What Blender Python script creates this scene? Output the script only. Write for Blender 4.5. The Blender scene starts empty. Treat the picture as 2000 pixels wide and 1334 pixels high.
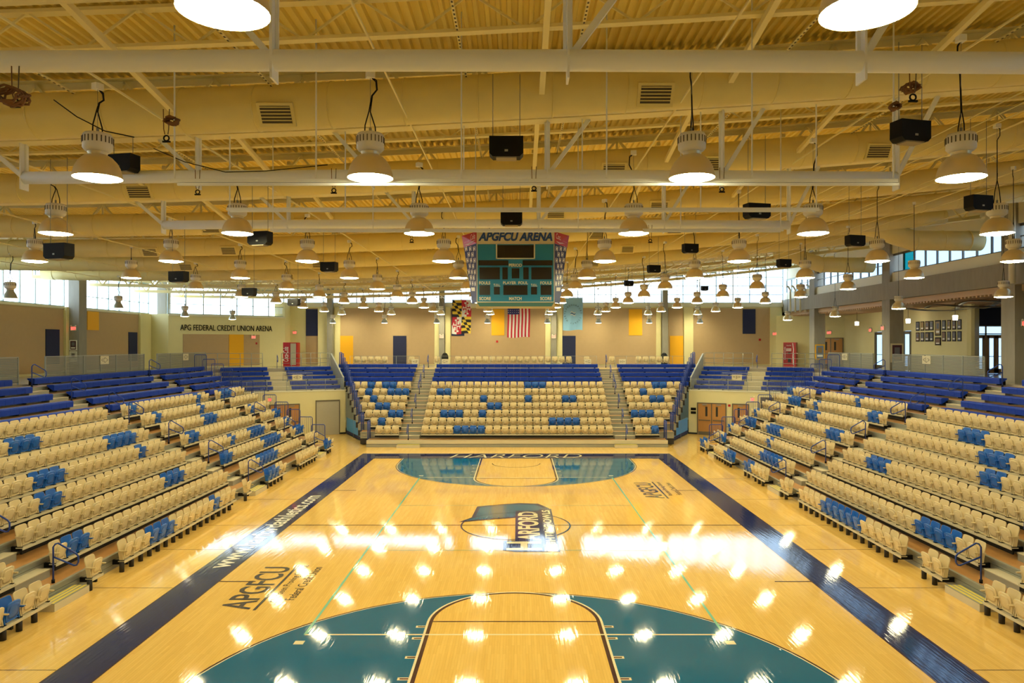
import bpy, math, random
from mathutils import Vector, Matrix
random.seed(7)
S = bpy.context.scene
C = S.collection
R = math.radians
PI = math.pi

# ------------------------------------------------------------ camera, world, exposure
F = 1420.0                      # focal length in pixels of the 2000 px wide frame
CX, HY, EYE = 1010.0, 673.0, 6.09
cd = bpy.data.cameras.new('camera'); cam = bpy.data.objects.new('camera', cd); C.objects.link(cam)
cam.location = (0, 0, EYE); cam.rotation_euler = (R(90), 0, 0)
cd.sensor_width = 36; cd.lens = 36 * F / 2000; cd.shift_x = -10 / 2000; cd.shift_y = 6 / 2000
cd.clip_start = .05; cd.clip_end = 400
S.camera = cam
S.view_settings.view_transform = 'Standard'; S.view_settings.look = 'None'
S.view_settings.exposure = 1.0; S.view_settings.gamma = 1; S.view_settings.use_curve_mapping = False
W = bpy.data.worlds.new('sky'); S.world = W; W.use_nodes = True
bg = W.node_tree.nodes['Background']
_n = W.node_tree.nodes; _l = W.node_tree.links     # bright hazy sky to the left and ahead, clearer blue to the right
_tc = _n.new('ShaderNodeTexCoord'); _sp = _n.new('ShaderNodeSeparateXYZ'); _mr = _n.new('ShaderNodeMapRange'); _cr = _n.new('ShaderNodeMixRGB')
_mr.inputs['From Min'].default_value = .15; _mr.inputs['From Max'].default_value = .42
_cr.inputs[1].default_value = (.68, .85, 1, 1); _cr.inputs[2].default_value = (.15, .27, .42, 1)
_l.new(_tc.outputs['Generated'], _sp.inputs[0]); _l.new(_sp.outputs[0], _mr.inputs[0]); _l.new(_mr.outputs[0], _cr.inputs[0]); _l.new(_cr.outputs[0], bg.inputs[0])
bg.inputs[1].default_value = 3.0
LAMP = 46.0                     # radiance of the lamp lenses
LAMP_COL = (1, .90, .52, 1)

# ------------------------------------------------------------ materials
MATS = {}
def mat(name, col, rough=.6, metal=0, emit=None, strength=0, spec=None, noise=None, coat=0, bump=None):
    if name in MATS: return MATS[name]
    m = bpy.data.materials.new(name); m.use_nodes = True; nt = m.node_tree
    p = nt.nodes['Principled BSDF']
    p.inputs['Base Color'].default_value = (*col, 1); p.inputs['Roughness'].default_value = rough
    p.inputs['Metallic'].default_value = metal
    if spec is not None: p.inputs['Specular IOR Level'].default_value = spec
    if coat: p.inputs['Coat Weight'].default_value = coat; p.inputs['Coat Roughness'].default_value = .06
    if emit: p.inputs['Emission Color'].default_value = (*emit, 1); p.inputs['Emission Strength'].default_value = strength
    if noise:   # (scale, amount, stretch)
        sc, am, st = noise
        tc = nt.nodes.new('ShaderNodeTexCoord'); mp = nt.nodes.new('ShaderNodeMapping'); mp.inputs['Scale'].default_value = st
        nz = nt.nodes.new('ShaderNodeTexNoise'); nz.inputs['Scale'].default_value = sc; nz.inputs['Detail'].default_value = 4
        mr = nt.nodes.new('ShaderNodeMapRange'); mr.inputs['To Min'].default_value = 1 - am; mr.inputs['To Max'].default_value = 1 + am
        mx = nt.nodes.new('ShaderNodeMixRGB'); mx.blend_type = 'MULTIPLY'; mx.inputs[0].default_value = 1
        mx.inputs[1].default_value = (*col, 1)
        nt.links.new(tc.outputs['Object'], mp.inputs[0]); nt.links.new(mp.outputs[0], nz.inputs['Vector'])
        nt.links.new(nz.outputs[0], mr.inputs[0]); nt.links.new(mr.outputs[0], mx.inputs[2]); nt.links.new(mx.outputs[0], p.inputs['Base Color'])
    MATS[name] = m
    return m

def wood_floor(name, c1, c2, rough, along_y=True, plank=.057):
    m = bpy.data.materials.new(name); m.use_nodes = True; nt = m.node_tree; N = nt.nodes; L = nt.links
    p = N['Principled BSDF']
    tc = N.new('ShaderNodeTexCoord'); mp = N.new('ShaderNodeMapping')
    mp.inputs['Rotation'].default_value = (0, 0, R(90) if along_y else 0)
    br = N.new('ShaderNodeTexBrick'); br.inputs['Scale'].default_value = 1; br.offset = .37; br.offset_frequency = 2
    br.inputs['Brick Width'].default_value = 1.1; br.inputs['Row Height'].default_value = plank
    br.inputs['Mortar Size'].default_value = .0012; br.inputs['Bias'].default_value = 0
    br.inputs['Color1'].default_value = (*c1, 1); br.inputs['Color2'].default_value = (*c2, 1)
    br.inputs['Mortar'].default_value = (c1[0]*.7, c1[1]*.6, c1[2]*.5, 1)
    nz = N.new('ShaderNodeTexNoise'); nz.inputs['Scale'].default_value = 3; nz.inputs['Detail'].default_value = 6
    m2 = N.new('ShaderNodeMapping'); m2.inputs['Scale'].default_value = (6, .5, 1) if along_y else (.5, 6, 1)
    mr = N.new('ShaderNodeMapRange'); mr.inputs['To Min'].default_value = .9; mr.inputs['To Max'].default_value = 1.08
    mx = N.new('ShaderNodeMixRGB'); mx.blend_type = 'MULTIPLY'; mx.inputs[0].default_value = 1
    L.new(tc.outputs['Object'], mp.inputs[0]); L.new(mp.outputs[0], br.inputs['Vector'])
    L.new(tc.outputs['Object'], m2.inputs[0]); L.new(m2.outputs[0], nz.inputs['Vector']); L.new(nz.outputs[0], mr.inputs[0])
    L.new(br.outputs['Color'], mx.inputs[1]); L.new(mr.outputs[0], mx.inputs[2]); L.new(mx.outputs[0], p.inputs['Base Color'])
    p.inputs['Roughness'].default_value = rough
    gloss_bump(nt, p)
    MATS[name] = m
    return m
def gloss_bump(nt, p, k=.004):
    """the slight cupping of strip flooring under its lacquer: reflections break up along the strips"""
    N = nt.nodes; L = nt.links
    tc = N.new('ShaderNodeTexCoord'); mp = N.new('ShaderNodeMapping'); mp.inputs['Scale'].default_value = (9, .8, 1)
    nz = N.new('ShaderNodeTexNoise'); nz.inputs['Scale'].default_value = 1.6; nz.inputs['Detail'].default_value = 2
    bp = N.new('ShaderNodeBump'); bp.inputs['Strength'].default_value = .35; bp.inputs['Distance'].default_value = k
    L.new(tc.outputs['Object'], mp.inputs[0]); L.new(mp.outputs[0], nz.inputs['Vector']); L.new(nz.outputs[0], bp.inputs['Height'])
    n2 = N.new('ShaderNodeTexNoise'); n2.inputs['Scale'].default_value = 1; n2.inputs['Detail'].default_value = 3
    m3 = N.new('ShaderNodeMapping'); m3.inputs['Scale'].default_value = (70, 1.6, 1)
    b2 = N.new('ShaderNodeBump'); b2.inputs['Strength'].default_value = .3; b2.inputs['Distance'].default_value = .0010
    L.new(tc.outputs['Object'], m3.inputs[0]); L.new(m3.outputs[0], n2.inputs['Vector']); L.new(n2.outputs[0], b2.inputs['Height'])
    L.new(bp.outputs[0], b2.inputs['Normal']); L.new(b2.outputs[0], p.inputs['Normal'])
def floor_paint(name, col, rough=.05):
    m = mat(name, col, rough); gloss_bump(m.node_tree, m.node_tree.nodes['Principled BSDF']); return m
def glass_mat(name, tint=(1, 1, 1)):
    m = bpy.data.materials.new(name); m.use_nodes = True; nt = m.node_tree; nt.nodes.clear()
    o = nt.nodes.new('ShaderNodeOutputMaterial'); t = nt.nodes.new('ShaderNodeBsdfTransparent'); t.inputs[0].default_value = (*tint, 1)
    g = nt.nodes.new('ShaderNodeBsdfGlossy'); g.inputs['Roughness'].default_value = .02
    x = nt.nodes.new('ShaderNodeMixShader'); x.inputs[0].default_value = .05
    nt.links.new(t.outputs[0], x.inputs[1]); nt.links.new(g.outputs[0], x.inputs[2]); nt.links.new(x.outputs[0], o.inputs[0])
    MATS[name] = m; return m

wood = wood_floor('maple_floor', (.84, .56, .16), (.78, .50, .13), .05)
p_navy = floor_paint('navy_floor_paint', (.022, .030, .115))
p_teal = floor_paint('teal_floor_paint', (.006, .135, .27))
p_tline = floor_paint('aqua_line_paint', (.20, .55, .42))
p_cream = floor_paint('cream_line_paint', (.82, .75, .48))
p_dark = floor_paint('dark_line_paint', (.07, .035, .04))
p_grey = floor_paint('charcoal_letter_paint', (.075, .075, .085))
p_white = floor_paint('white_letter_paint', (.80, .78, .68))
M_white = mat('white_steel_paint', (.90, .92, .93), .45)
M_beam = mat('cream_steel_paint', (.92, .83, .46), .5)
M_deck = mat('cream_roof_deck', (.92, .74, .22), .55)
M_duct = mat('cream_duct_paint', (.86, .74, .32), .45, noise=(3, .05, (1, 1, 1)))
M_grille = mat('dark_grille', (.10, .08, .05), .6)
M_wall = mat('pale_yellow_block_wall', (.74, .68, .38), .7, noise=(2, .03, (1, 1, 1)))
M_sill = mat('cream_sill', (.74, .72, .58), .6)
M_tan = mat('tan_acoustic_panel', (.47, .335, .19), .85, noise=(4, .04, (1, 1, 1)))
M_yel = mat('yellow_acoustic_panel', (.82, .42, .012), .8)
M_nav = mat('navy_acoustic_panel', (.012, .018, .075), .8)
M_conc = mat('board_marked_concrete', (.29, .275, .235), .8, noise=(5, .16, (1, 1, .25)))
M_slab = mat('concourse_floor', (.36, .33, .28), .18)
M_chair = mat('cream_chair_plastic', (.69, .565, .32), .42)
M_chair2 = mat('darker_cream_seat_panel', (.64, .51, .28), .5); M_blue2 = mat('darker_blue_seat_panel', (.008, .085, .40), .4)  # seat panels slightly darker than the chair plastics
M_blue = mat('blue_chair_plastic', (.010, .125, .52), .32)
M_bench = mat('blue_bench_plastic', (.006, .040, .38), .55, spec=.2)
M_rail = mat('blue_rail_paint', (.015, .05, .30), .35)
M_tread = mat('tier_plywood', (.52, .27, .09), .35, noise=(4, .12, (1, 1, 1)))
M_riser = mat('galvanised_riser', (.33, .335, .28), .45, .3, noise=(6, .06, (1, .2, 1)))
M_riser2 = mat('dark_riser', (.035, .028, .022), .7)
M_beamc = mat('beige_seat_beam', (.60, .54, .38), .5)
M_black = mat('black_metal', (.006, .006, .0065), .6, spec=.2)
M_boot = mat('black_boot', (.02, .016, .014), .6)
M_alu = mat('spun_aluminium', (.80, .70, .46), .38, .6)
M_cap = mat('white_lamp_casting', (.78, .75, .66), .5)
M_lens = mat('lamp_lens', (1, 1, 1), .3, emit=LAMP_COL[:3], strength=LAMP)
M_dim = mat('lamp_lens_dim', (1, 1, 1), .3, emit=(1, .86, .6), strength=6)
M_slat = mat('fence_slat', (.20, .21, .19), .5, .2)
M_galv = mat('galvanised_mesh', (.30, .32, .30), .45, .3)
M_teal = mat('teal_scoreboard_face', (.012, .22, .42), .5)
M_slot = mat('unlit_display', (.013, .008, .003), .25)
M_off = mat('off_white_lettering', (.74, .70, .52), .5)
M_cream2 = mat('cream_banner', (.66, .60, .42), .6)
M_red = mat('red_enamel', (.48, .008, .018), .3)
M_wht = mat('white_print', (.86, .86, .86), .5)
M_door = mat('oak_door', (.50, .24, .065), .4, noise=(3, .1, (6, 6, .6)))
M_frame = mat('grey_brown_door_frame', (.14, .12, .085), .5)
M_roll = mat('roller_shutter', (.50, .47, .37), .45)
M_exit = mat('exit_letters', (.9, .05, .05), .5, emit=(1, .05, .04), strength=2.2)
M_exitb = mat('exit_housing', (.75, .72, .66), .5)
M_mull = mat('window_mullion', (.42, .52, .55), .5)
M_yst = mat('yellow_tread_strip', (.75, .62, .10), .6)
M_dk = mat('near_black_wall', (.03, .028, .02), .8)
M_lbl = mat('light_blue_board', (.03, .26, .62), .4)
M_glass = glass_mat('clear_glass'); M_tglass = glass_mat('teal_glass', (.08, .45, .42))
M_mull2 = mat('dark_bronze_frame', (.10, .09, .075), .4)
M_brown = mat('brown_rope', (.20, .09, .035), .8)
M_lowc = mat('corridor_ceiling', (.58, .40, .24), .6)
M_flagb = mat('flag_black', (.015, .015, .015), .7); M_flagy = mat('flag_gold', (.80, .60, .06), .7)
M_flagr = mat('flag_red', (.55, .02, .05), .7); M_flagw = mat('flag_white', (.80, .80, .80), .7); M_flagn = mat('flag_navy', (.02, .03, .20), .7)
M_flagl = mat('flag_light_blue', (.30, .62, .95), .7)

# ------------------------------------------------------------ mesh helpers
class MB:
    def __init__(s): s.v = []; s.f = []; s.mi = []; s.ms = []; s.sm = []
    def m(s, mt):
        if mt not in s.ms: s.ms.append(mt)
        return s.ms.index(mt)
    def add(s, vs, fs, mt, smooth=False):
        o = len(s.v); s.v += [tuple(v) for v in vs]; k = s.m(mt)
        for f in fs: s.f.append([i + o for i in f]); s.mi.append(k); s.sm.append(smooth)
    def box(s, x0, x1, y0, y1, z0, z1, mt, T=None):
        x0, x1 = min(x0, x1), max(x0, x1); y0, y1 = min(y0, y1), max(y0, y1); z0, z1 = min(z0, z1), max(z0, z1)
        vs = [(x, y, z) for z in (z0, z1) for y in (y0, y1) for x in (x0, x1)]
        if T: vs = [T(*v) for v in vs]
        s.add(vs, [(0, 2, 3, 1), (4, 5, 7, 6), (0, 1, 5, 4), (2, 6, 7, 3), (0, 4, 6, 2), (1, 3, 7, 5)], mt)
    def bar(s, a, b, w, h, mt):
        """rectangular bar from a to b, w wide (horizontal), h high"""
        a, b = Vector(a), Vector(b); d = (b - a).normalized()
        up = Vector((0, 0, 1)) if abs(d.z) < .95 else Vector((0, 1, 0))
        sx = d.cross(up).normalized(); sz = sx.cross(d).normalized()
        vs = [p + sx * i * w / 2 + sz * j * h / 2 for p in (a, b) for i, j in ((-1, -1), (1, -1), (1, 1), (-1, 1))]
        s.add(vs, [(0, 1, 2, 3), (7, 6, 5, 4), (0, 4, 5, 1), (1, 5, 6, 2), (2, 6, 7, 3), (3, 7, 4, 0)], mt)
    def tube(s, pts, r, mt, n=8, closed=False, T=None):
        pts = [Vector(T(*p)) if T else Vector(p) for p in pts]
        k = len(pts); vs = []
        ref = None
        for i, p in enumerate(pts):
            if closed: d = pts[(i + 1) % k] - pts[i - 1]
            else: d = pts[min(i + 1, k - 1)] - pts[max(i - 1, 0)]
            d.normalize()
            if ref is None:
                ref = Vector((0, 0, 1)) if abs(d.z) < .9 else Vector((1, 0, 0))
            a = d.cross(ref).normalized(); b = a.cross(d).normalized(); ref = b
            for j in range(n):
                t = 2 * PI * j / n; vs.append(p + a * r * math.cos(t) + b * r * math.sin(t))
        fs = []
        rng = k if closed else k - 1
        for i in range(rng):
            i2 = (i + 1) % k
            for j in range(n): fs.append((i * n + j, i * n + (j + 1) % n, i2 * n + (j + 1) % n, i2 * n + j))
        if not closed: fs += [tuple(range(n))[::-1], tuple((k - 1) * n + j for j in range(n))]
        s.add(vs, fs, mt, True)
    def lathe(s, prof, mt, n=24, c=(0, 0, 0), capb=False, capt=False):
        vs = [(c[0] + r * math.cos(2 * PI * j / n), c[1] + r * math.sin(2 * PI * j / n), c[2] + z) for r, z in prof for j in range(n)]
        fs = []
        for i in range(len(prof) - 1):
            for j in range(n): fs.append((i * n + j, i * n + (j + 1) % n, (i + 1) * n + (j + 1) % n, (i + 1) * n + j))
        s.add(vs, fs, mt, True)
        if capb: s.add(vs[:n], [tuple(range(n))[::-1]], mt)
        if capt: s.add(vs[-n:], [tuple(range(n))], mt)
    def poly(s, pts, z0, z1, mt):
        n = len(pts); vs = [(x, y, z0) for x, y in pts] + [(x, y, z1) for x, y in pts]
        s.add(vs, [tuple(range(n))[::-1], tuple(range(n, 2 * n))] + [(i, (i + 1) % n, n + (i + 1) % n, n + i) for i in range(n)], mt)
    def flat(s, pts, mt, z=None):
        s.add([(p[0], p[1], z) if z is not None else p for p in pts], [tuple(range(len(pts)))], mt)
    def merge(s, me, M):
        vs = [M @ v.co for v in me.vertices]; o = len(s.v); s.v += [tuple(v) for v in vs]
        idx = [s.m(mm) for mm in me.materials]
        for p in me.polygons: s.f.append([i + o for i in p.vertices]); s.mi.append(idx[p.material_index]); s.sm.append(p.use_smooth)
    def mesh(s, name):
        me = bpy.data.meshes.new(name); me.from_pydata(s.v, [], s.f)
        for mm in s.ms: me.materials.append(mm)
        me.polygons.foreach_set('material_index', s.mi); me.polygons.foreach_set('use_smooth', s.sm); me.update()
        return me
    def obj(s, name, parent=None, **kw): return link(name, s.mesh(name), parent, **kw)

def link(name, data, parent=None, label=None, cat=None, group=None, kind=None, loc=None, rot=None):
    o = bpy.data.objects.new(name, data); C.objects.link(o)
    if parent: o.parent = parent
    if label: o['label'] = label
    if cat: o['category'] = cat
    if group: o['group'] = group
    if kind: o['kind'] = kind
    if loc is not None: o.location = loc
    if rot is not None: o.rotation_euler = (0, 0, rot)
    return o
def empty(name, loc, label, cat, group=None, rot=0): 
    o = link(name, None, None, label, cat, group, None, loc, rot); o.empty_display_size = .2; return o
def dup(o, parent=None):
    c = o.copy(); C.objects.link(c)
    if parent: c.parent = parent
    for ch in KIDS.get(o.name, []): dup(ch, c)
    return c
KIDS = {}
def kids(o, lst):
    KIDS[o.name] = lst; return o

def text_mesh(body, shear=0, bold=0, ext=0, outline=False):
    cu = bpy.data.curves.new('t', 'FONT'); cu.body = body; cu.shear = shear; cu.offset = bold; cu.extrude = ext; cu.resolution_u = 3
    if outline: cu.fill_mode = 'NONE' if ext == 0 else 'BOTH'
    o = bpy.data.objects.new('t', cu); C.objects.link(o)
    dg = bpy.context.evaluated_depsgraph_get(); me = bpy.data.meshes.new_from_object(o.evaluated_get(dg))
    vs = [tuple(v.co) for v in me.vertices]; fs = [tuple(p.vertices) for p in me.polygons]
    bpy.data.objects.remove(o); bpy.data.curves.remove(cu); bpy.data.meshes.remove(me)
    return vs, fs
def put_text(mb, body, org, ux, uy, w, h, mt, shear=0, bold=0, lift=.006, thick=0):
    """lettering fitted in a w x h box with its lower left corner at org"""
    vs, fs = text_mesh(body, shear, bold, .5 if thick else 0)
    if not vs: return
    x0 = min(v[0] for v in vs); x1 = max(v[0] for v in vs); y0 = min(v[1] for v in vs); y1 = max(v[1] for v in vs)
    org, ux, uy = Vector(org), Vector(ux).normalized(), Vector(uy).normalized(); n = ux.cross(uy)
    out = [org + ux * ((v[0] - x0) / (x1 - x0) * w) + uy * ((v[1] - y0) / (y1 - y0) * h) + n * (lift + (v[2] + .5) * thick) for v in vs]
    mb.add(out, fs, mt)

ORD = ['zeroth', 'first', 'second', 'third', 'fourth', 'fifth', 'sixth', 'seventh', 'eighth', 'ninth', 'tenth', 'eleventh', 'twelfth', 'thirteenth',
       'fourteenth', 'fifteenth', 'sixteenth', 'seventeenth', 'eighteenth', 'nineteenth', 'twentieth', 'twenty-first', 'twenty-second', 'twenty-third', 'twenty-fourth', 'twenty-fifth']
def px(X, Y): return CX + F * X / Y
def py(Z, Y): return HY - F * (Z - EYE) / Y

# ------------------------------------------------------------ the shell
CC = -.05                       # court centre line
Y0, Y1 = 10.18, 38.83           # baselines
YM = (Y0 + Y1) / 2
ZC = 4.4                        # concourse level
XL, XR, YF = -26.2, 25.1, 59.0
def zb(x): return 10.05 + .055 * x + .0015 * x * x      # underside of the roof trusses
def zd(x): return zb(x) + 1.15                          # roof deck
b = MB(); b.box(-27, 27, -6, 60, -.2, 0, wood)
floor = b.obj('floor', kind='structure')

# painted markings: children of the floor
def stripe_obj(name, fn, label=None):
    q = MB(); fn(q); return q.obj(name, floor, label=label)
def rect(q, x0, x1, y0, y1, mt, z): q.flat([(x0, y0), (x1, y0), (x1, y1), (x0, y1)], mt, z)
hw = 7.62
def border(q):
    for s in (-1, 1):
        xa, xb = CC + s * hw, CC + s * (hw + .92)
        rect(q, min(xa, xb), max(xa, xb), Y0 - 1.83, Y1 + 1.83, p_navy, .002)
        for xx in (xa, xb): rect(q, xx - .02, xx + .02, Y0 - 1.8, Y1 + 1.8, p_dark, .003)
    rect(q, CC - hw, CC + hw, Y1, Y1 + 1.83, p_navy, .002); rect(q, CC - hw, CC + hw, Y0 - 1.83, Y0, p_navy, .002)
stripe_obj('border_stripe', border, 'wide navy border stripe painted round the court')
def arcpts(cy, r, sgn, a0=0, a1=180, n=48):
    return [(CC + r * math.cos(R(a0 + (a1 - a0) * i / n)), cy + sgn * r * math.sin(R(a0 + (a1 - a0) * i / n))) for i in range(n + 1)]
def dshape(q, yb, sgn, r, mt, z, back=0):
    cy = yb + sgn * 1.6
    pts = [(CC + r, yb + back)] + arcpts(cy, r, sgn) + [(CC - r, yb + back)]
    if sgn < 0: pts = pts[::-1]
    q.flat(pts, mt, z)
def keyshape(q, yb, sgn, w, mt, z, grow=0):
    cy = yb + sgn * 5.79
    pts = [(CC + w, yb)] + arcpts(cy, w, sgn, n=32) + [(CC - w, yb)]
    if sgn < 0: pts = pts[::-1]
    q.flat(pts, mt, z)
def line(q, pts, w, mt, z, closed=False):
    k = len(pts); L_ = []; R_ = []
    for i, p in enumerate(pts):
        p = Vector(p[:2]); a = Vector(pts[(i - 1) if (closed or i) else 0][:2]); c = Vector(pts[(i + 1) % k if (closed or i < k - 1) else i][:2])
        d = (c - a).normalized(); n = Vector((-d.y, d.x))
        L_.append(p + n * w / 2); R_.append(p - n * w / 2)
    for i in range(k if closed else k - 1):
        j = (i + 1) % k; q.flat([R_[i], R_[j], L_[j], L_[i]], mt, z)
for yb, sgn, nm in ((Y0, 1, 'near'), (Y1, -1, 'far')):
    def area(q):
        dshape(q, yb, sgn, 6.09, p_dark, .003); dshape(q, yb, sgn, 6.04, p_cream, .0035); dshape(q, yb, sgn, 6.01, p_teal, .004)
        keyshape(q, yb, sgn, 1.93, p_cream, .005); keyshape(q, yb, sgn, 1.88, p_dark, .0055); keyshape(q, yb, sgn, 1.80, wood, .006)
    stripe_obj('three_point_area', area, 'teal three-point area at the %s end of the court' % nm)
    def marks(q):
        rect(q, CC - 1.8, CC + 1.8, yb + sgn * 5.79 - .025, yb + sgn * 5.79 + .025, p_dark, .007)
        line(q, arcpts(yb + sgn * 1.6, 1.22, sgn, n=24), .05, p_dark, .007)
        for s in (-1, 1):
            for d, w, l in ((2.13, .10, .28), (3.05, .05, .2), (3.96, .05, .2), (4.88, .05, .2), (5.5, .05, .2)):
                y = yb + sgn * d; rect(q, *sorted((CC + s * 1.93, CC + s * (1.93 + l))), y - w / 2 - .03, y + w / 2 + .03, p_cream, .006)
                rect(q, *sorted((CC + s * 1.93, CC + s * (1.93 + l - .04))), y - w / 2, y + w / 2, p_dark, .007)
    stripe_obj('lane_marks', marks)
def vb(q):
    x = 4.4; ya, yz = 15.25, 33.3
    for X in (CC - x, CC + x): rect(q, X - .03, X + .03, ya, yz, p_tline, .0075)
    for Y in (ya, yz): rect(q, CC - x, CC + x, Y - .03, Y + .03, p_cream if Y < 20 else p_cream, .0075)
    for Y in (YM - 3, YM + 3): rect(q, CC - x, CC + x, Y - .012, Y + .012, p_tline, .0072)
    for sx in (-1, 1):
        for Y, sy in ((ya, -1), (yz, 1)): rect(q, CC + sx * x - .1, CC + sx * x + .1, *sorted((Y + sy * .32, Y + sy * .5)), p_cream, .0075)
stripe_obj('volleyball_lines', vb, 'thin aqua volleyball court lines')
def half(q):
    rect(q, CC - hw, CC + hw, YM - .03, YM + .03, p_dark, .007)
    line(q, [(CC + 1.83 * math.cos(2 * PI * i / 64), YM + 1.83 * math.sin(2 * PI * i / 64)) for i in range(64)], .05, p_navy, .010, True)
    for s in (-1, 1):
        for Y in (Y0 + 8.5, Y1 - 8.5): rect(q, *sorted((CC + s * hw, CC + s * (hw - .95))), Y - .025, Y + .025, p_dark, .007)
        for Y in (13.6, 18.2, 21.6, 24.5, 28.6, 33.0): rect(q, *sorted((CC + s * (hw + .95), CC + s * 10.9)), Y - .012, Y + .012, p_dark, .0015)
stripe_obj('half_court_line', half)
UY, LX = (0, 1, 0), (-1, 0, 0)
def web(q): put_text(q, 'www.harfordathletics.com', (CC - 7.83, 19.8, 0), UY, LX, 9.5, .62, p_white, bold=.02, lift=.006)
stripe_obj('stripe_lettering', web, 'white web address lettered along the left border stripe')
def spons(x, y):
    def f(q):
        put_text(q, 'APGFCU', (x - .12, y, 0), UY, LX, 3.2, .74, p_grey, bold=.015)
        rect(q, x - .035, x + .035, y - .05, y + 3.4, p_grey, .006)
        put_text(q, 'Aberdeen Proving Ground', (x + .36, y + .45, 0), UY, LX, 2.9, .24, p_grey)
        put_text(q, 'Federal Credit Union', (x + .72, y + .62, 0), UY, LX, 2.55, .24, p_grey)
    return f
stripe_obj('sponsor_lettering', spons(-6.03, 16.7), 'large charcoal sponsor lettering on the near left of the court')
stripe_obj('sponsor_lettering', spons(5.98, 28.8), 'charcoal sponsor lettering on the far right of the court')
def logo(q):
    # plain teal band edged in navy where the emblem sits, then the two words
    P = [(-2.0, 24.9), (-1.6, 25.6), (-1.5, 27.3), (-.6, 27.7), (.1, 27.9), (.8, 27.8), (1.2, 27.0), (.8, 26.2), (.1, 25.6), (-.9, 25.3)]
    cx = sum(p[0] for p in P) / len(P); cy = sum(p[1] for p in P) / len(P)
    q.flat(P, p_navy, .0078); q.flat([(cx + (x - cx) * .90, cy + (y - cy) * .86) for x, y in P], p_teal, .0084)
    q.flat([(-.06, 21.35), (1.26, 21.35), (1.26, 26.9), (.82, 26.9), (.78, 26.6), (-.06, 26.6), (-.06, 22.55), (-.42, 22.55), (-.42, 21.5)], p_navy, .0088)
    put_text(q, 'H', (.74, 21.5, 0), UY, LX, .95, 1.06, p_cream, bold=.03, lift=.0094)
    put_text(q, 'ARFORD', (.74, 22.6, 0), UY, LX, 3.85, .72, p_cream, bold=.03, lift=.0094)
    put_text(q, 'FIGHTING OWLS', (1.19, 21.5, 0), UY, LX, 5.2, .30, p_cream, bold=.02, lift=.0094)
stripe_obj('centre_logo', logo, 'teal and navy team lettering at centre court')
def farword(q): put_text(q, 'HARFORD', (CC - 3.6, Y1 + .25, 0), (1, 0, 0), UY, 7.2, 1.25, p_cream, shear=.3, bold=-.012)
stripe_obj('end_lettering', farword, 'cream slanted lettering in the far end stripe')

# ---- seating stands: shared numbers
PITCH, DP = .485, .82
def dz(k): return .4 * k if k <= 8 else min(3.2 + .28 * (k - 8), ZC)
def foot(k): return dz(k - 1) if k > 1 else 0.0
def endY(k): return 41.6 + .37 * (k - 1) + (.3 * (k - 8) if k > 8 else 0)
def endX(k): return 9.2 + .32 * (k - 1) if k > 1 else 8.95
def T_left(u, v, z): return (-10.95 - v, u, z)
def T_right(u, v, z): return (10.95 + v, u, z)
def T_far(u, v, z): return (u, 43.3 + v, z)
BANKS = {'left': (T_left, R(90)), 'right': (T_right, R(-90)), 'far': (T_far, 0)}
SIDE_AISLES = [(16.5, 17.9), (29.2, 30.6), (39.0, 40.3)]
FAR_AISLES = [(-7.2, -5.8), (5.8, 7.2)]
SIDE_NAMES = ['near block', 'middle block', 'third block', 'far corner block']
for nm, (T, rz) in BANKS.items():
    e = empty('bleacher_stand', T(30 if nm != 'far' else 0, 0, 0), 'stepped %s seating stand with plywood treads and grey risers' % {'left': 'left', 'right': 'right', 'far': 'far end'}[nm], 'bleachers', rot=0)
    off = Vector(e.location)
    TL = lambda u, v, z: tuple(Vector(T(u, v, z)) - off)
    for k in range(1, 13):
        if nm == 'far': u0, u1 = -endX(k), endX(k)
        else: u0, u1 = 11.0, endY(k)
        q = MB()
        v0 = (k - 1) * DP; zt = dz(k); zf = foot(k)
        q.box(u0, u1, v0 + .03, v0 + DP + .03, max(0, zf - .35), zt - .03, M_riser2, TL)
        q.box(u0, u1, v0 + .02, v0 + DP + .02, zt - .03, zt, M_tread, TL)
        # metal riser face with folded grooves
        H = zt - zf; zz = zf
        for a, c, dd in ((0, .30, 0), (.30, .34, .02), (.34, .62, .0), (.62, .66, .02), (.66, .9, .0), (.9, 1.0, -.03)):
            q.box(u0, u1, v0 + dd, v0 + .045, zf + a * H, zf + c * H + (.004 if c == 1 else 0), M_riser, TL)
        q.obj('tier', e)
    # aisle half steps
    for ai, (a, c) in enumerate(SIDE_AISLES if nm != 'far' else FAR_AISLES):
        for k in range(2, 14):
            zf, zt = foot(k), (dz(k) if k < 13 else ZC); v0 = (k - 1) * DP
            if zt - zf < .1: continue
            q = MB(); q.box(a + .08, c - .08, v0 - .32, v0 + .0, zf, zf + (zt - zf) / 2 - .02, M_riser, TL)
            q.box(a + .08, c - .08, v0 - .33, v0 + .0, zf + (zt - zf) / 2 - .02, zf + (zt - zf) / 2, M_beamc, TL)
            q.obj('aisle_step', e)
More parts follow.
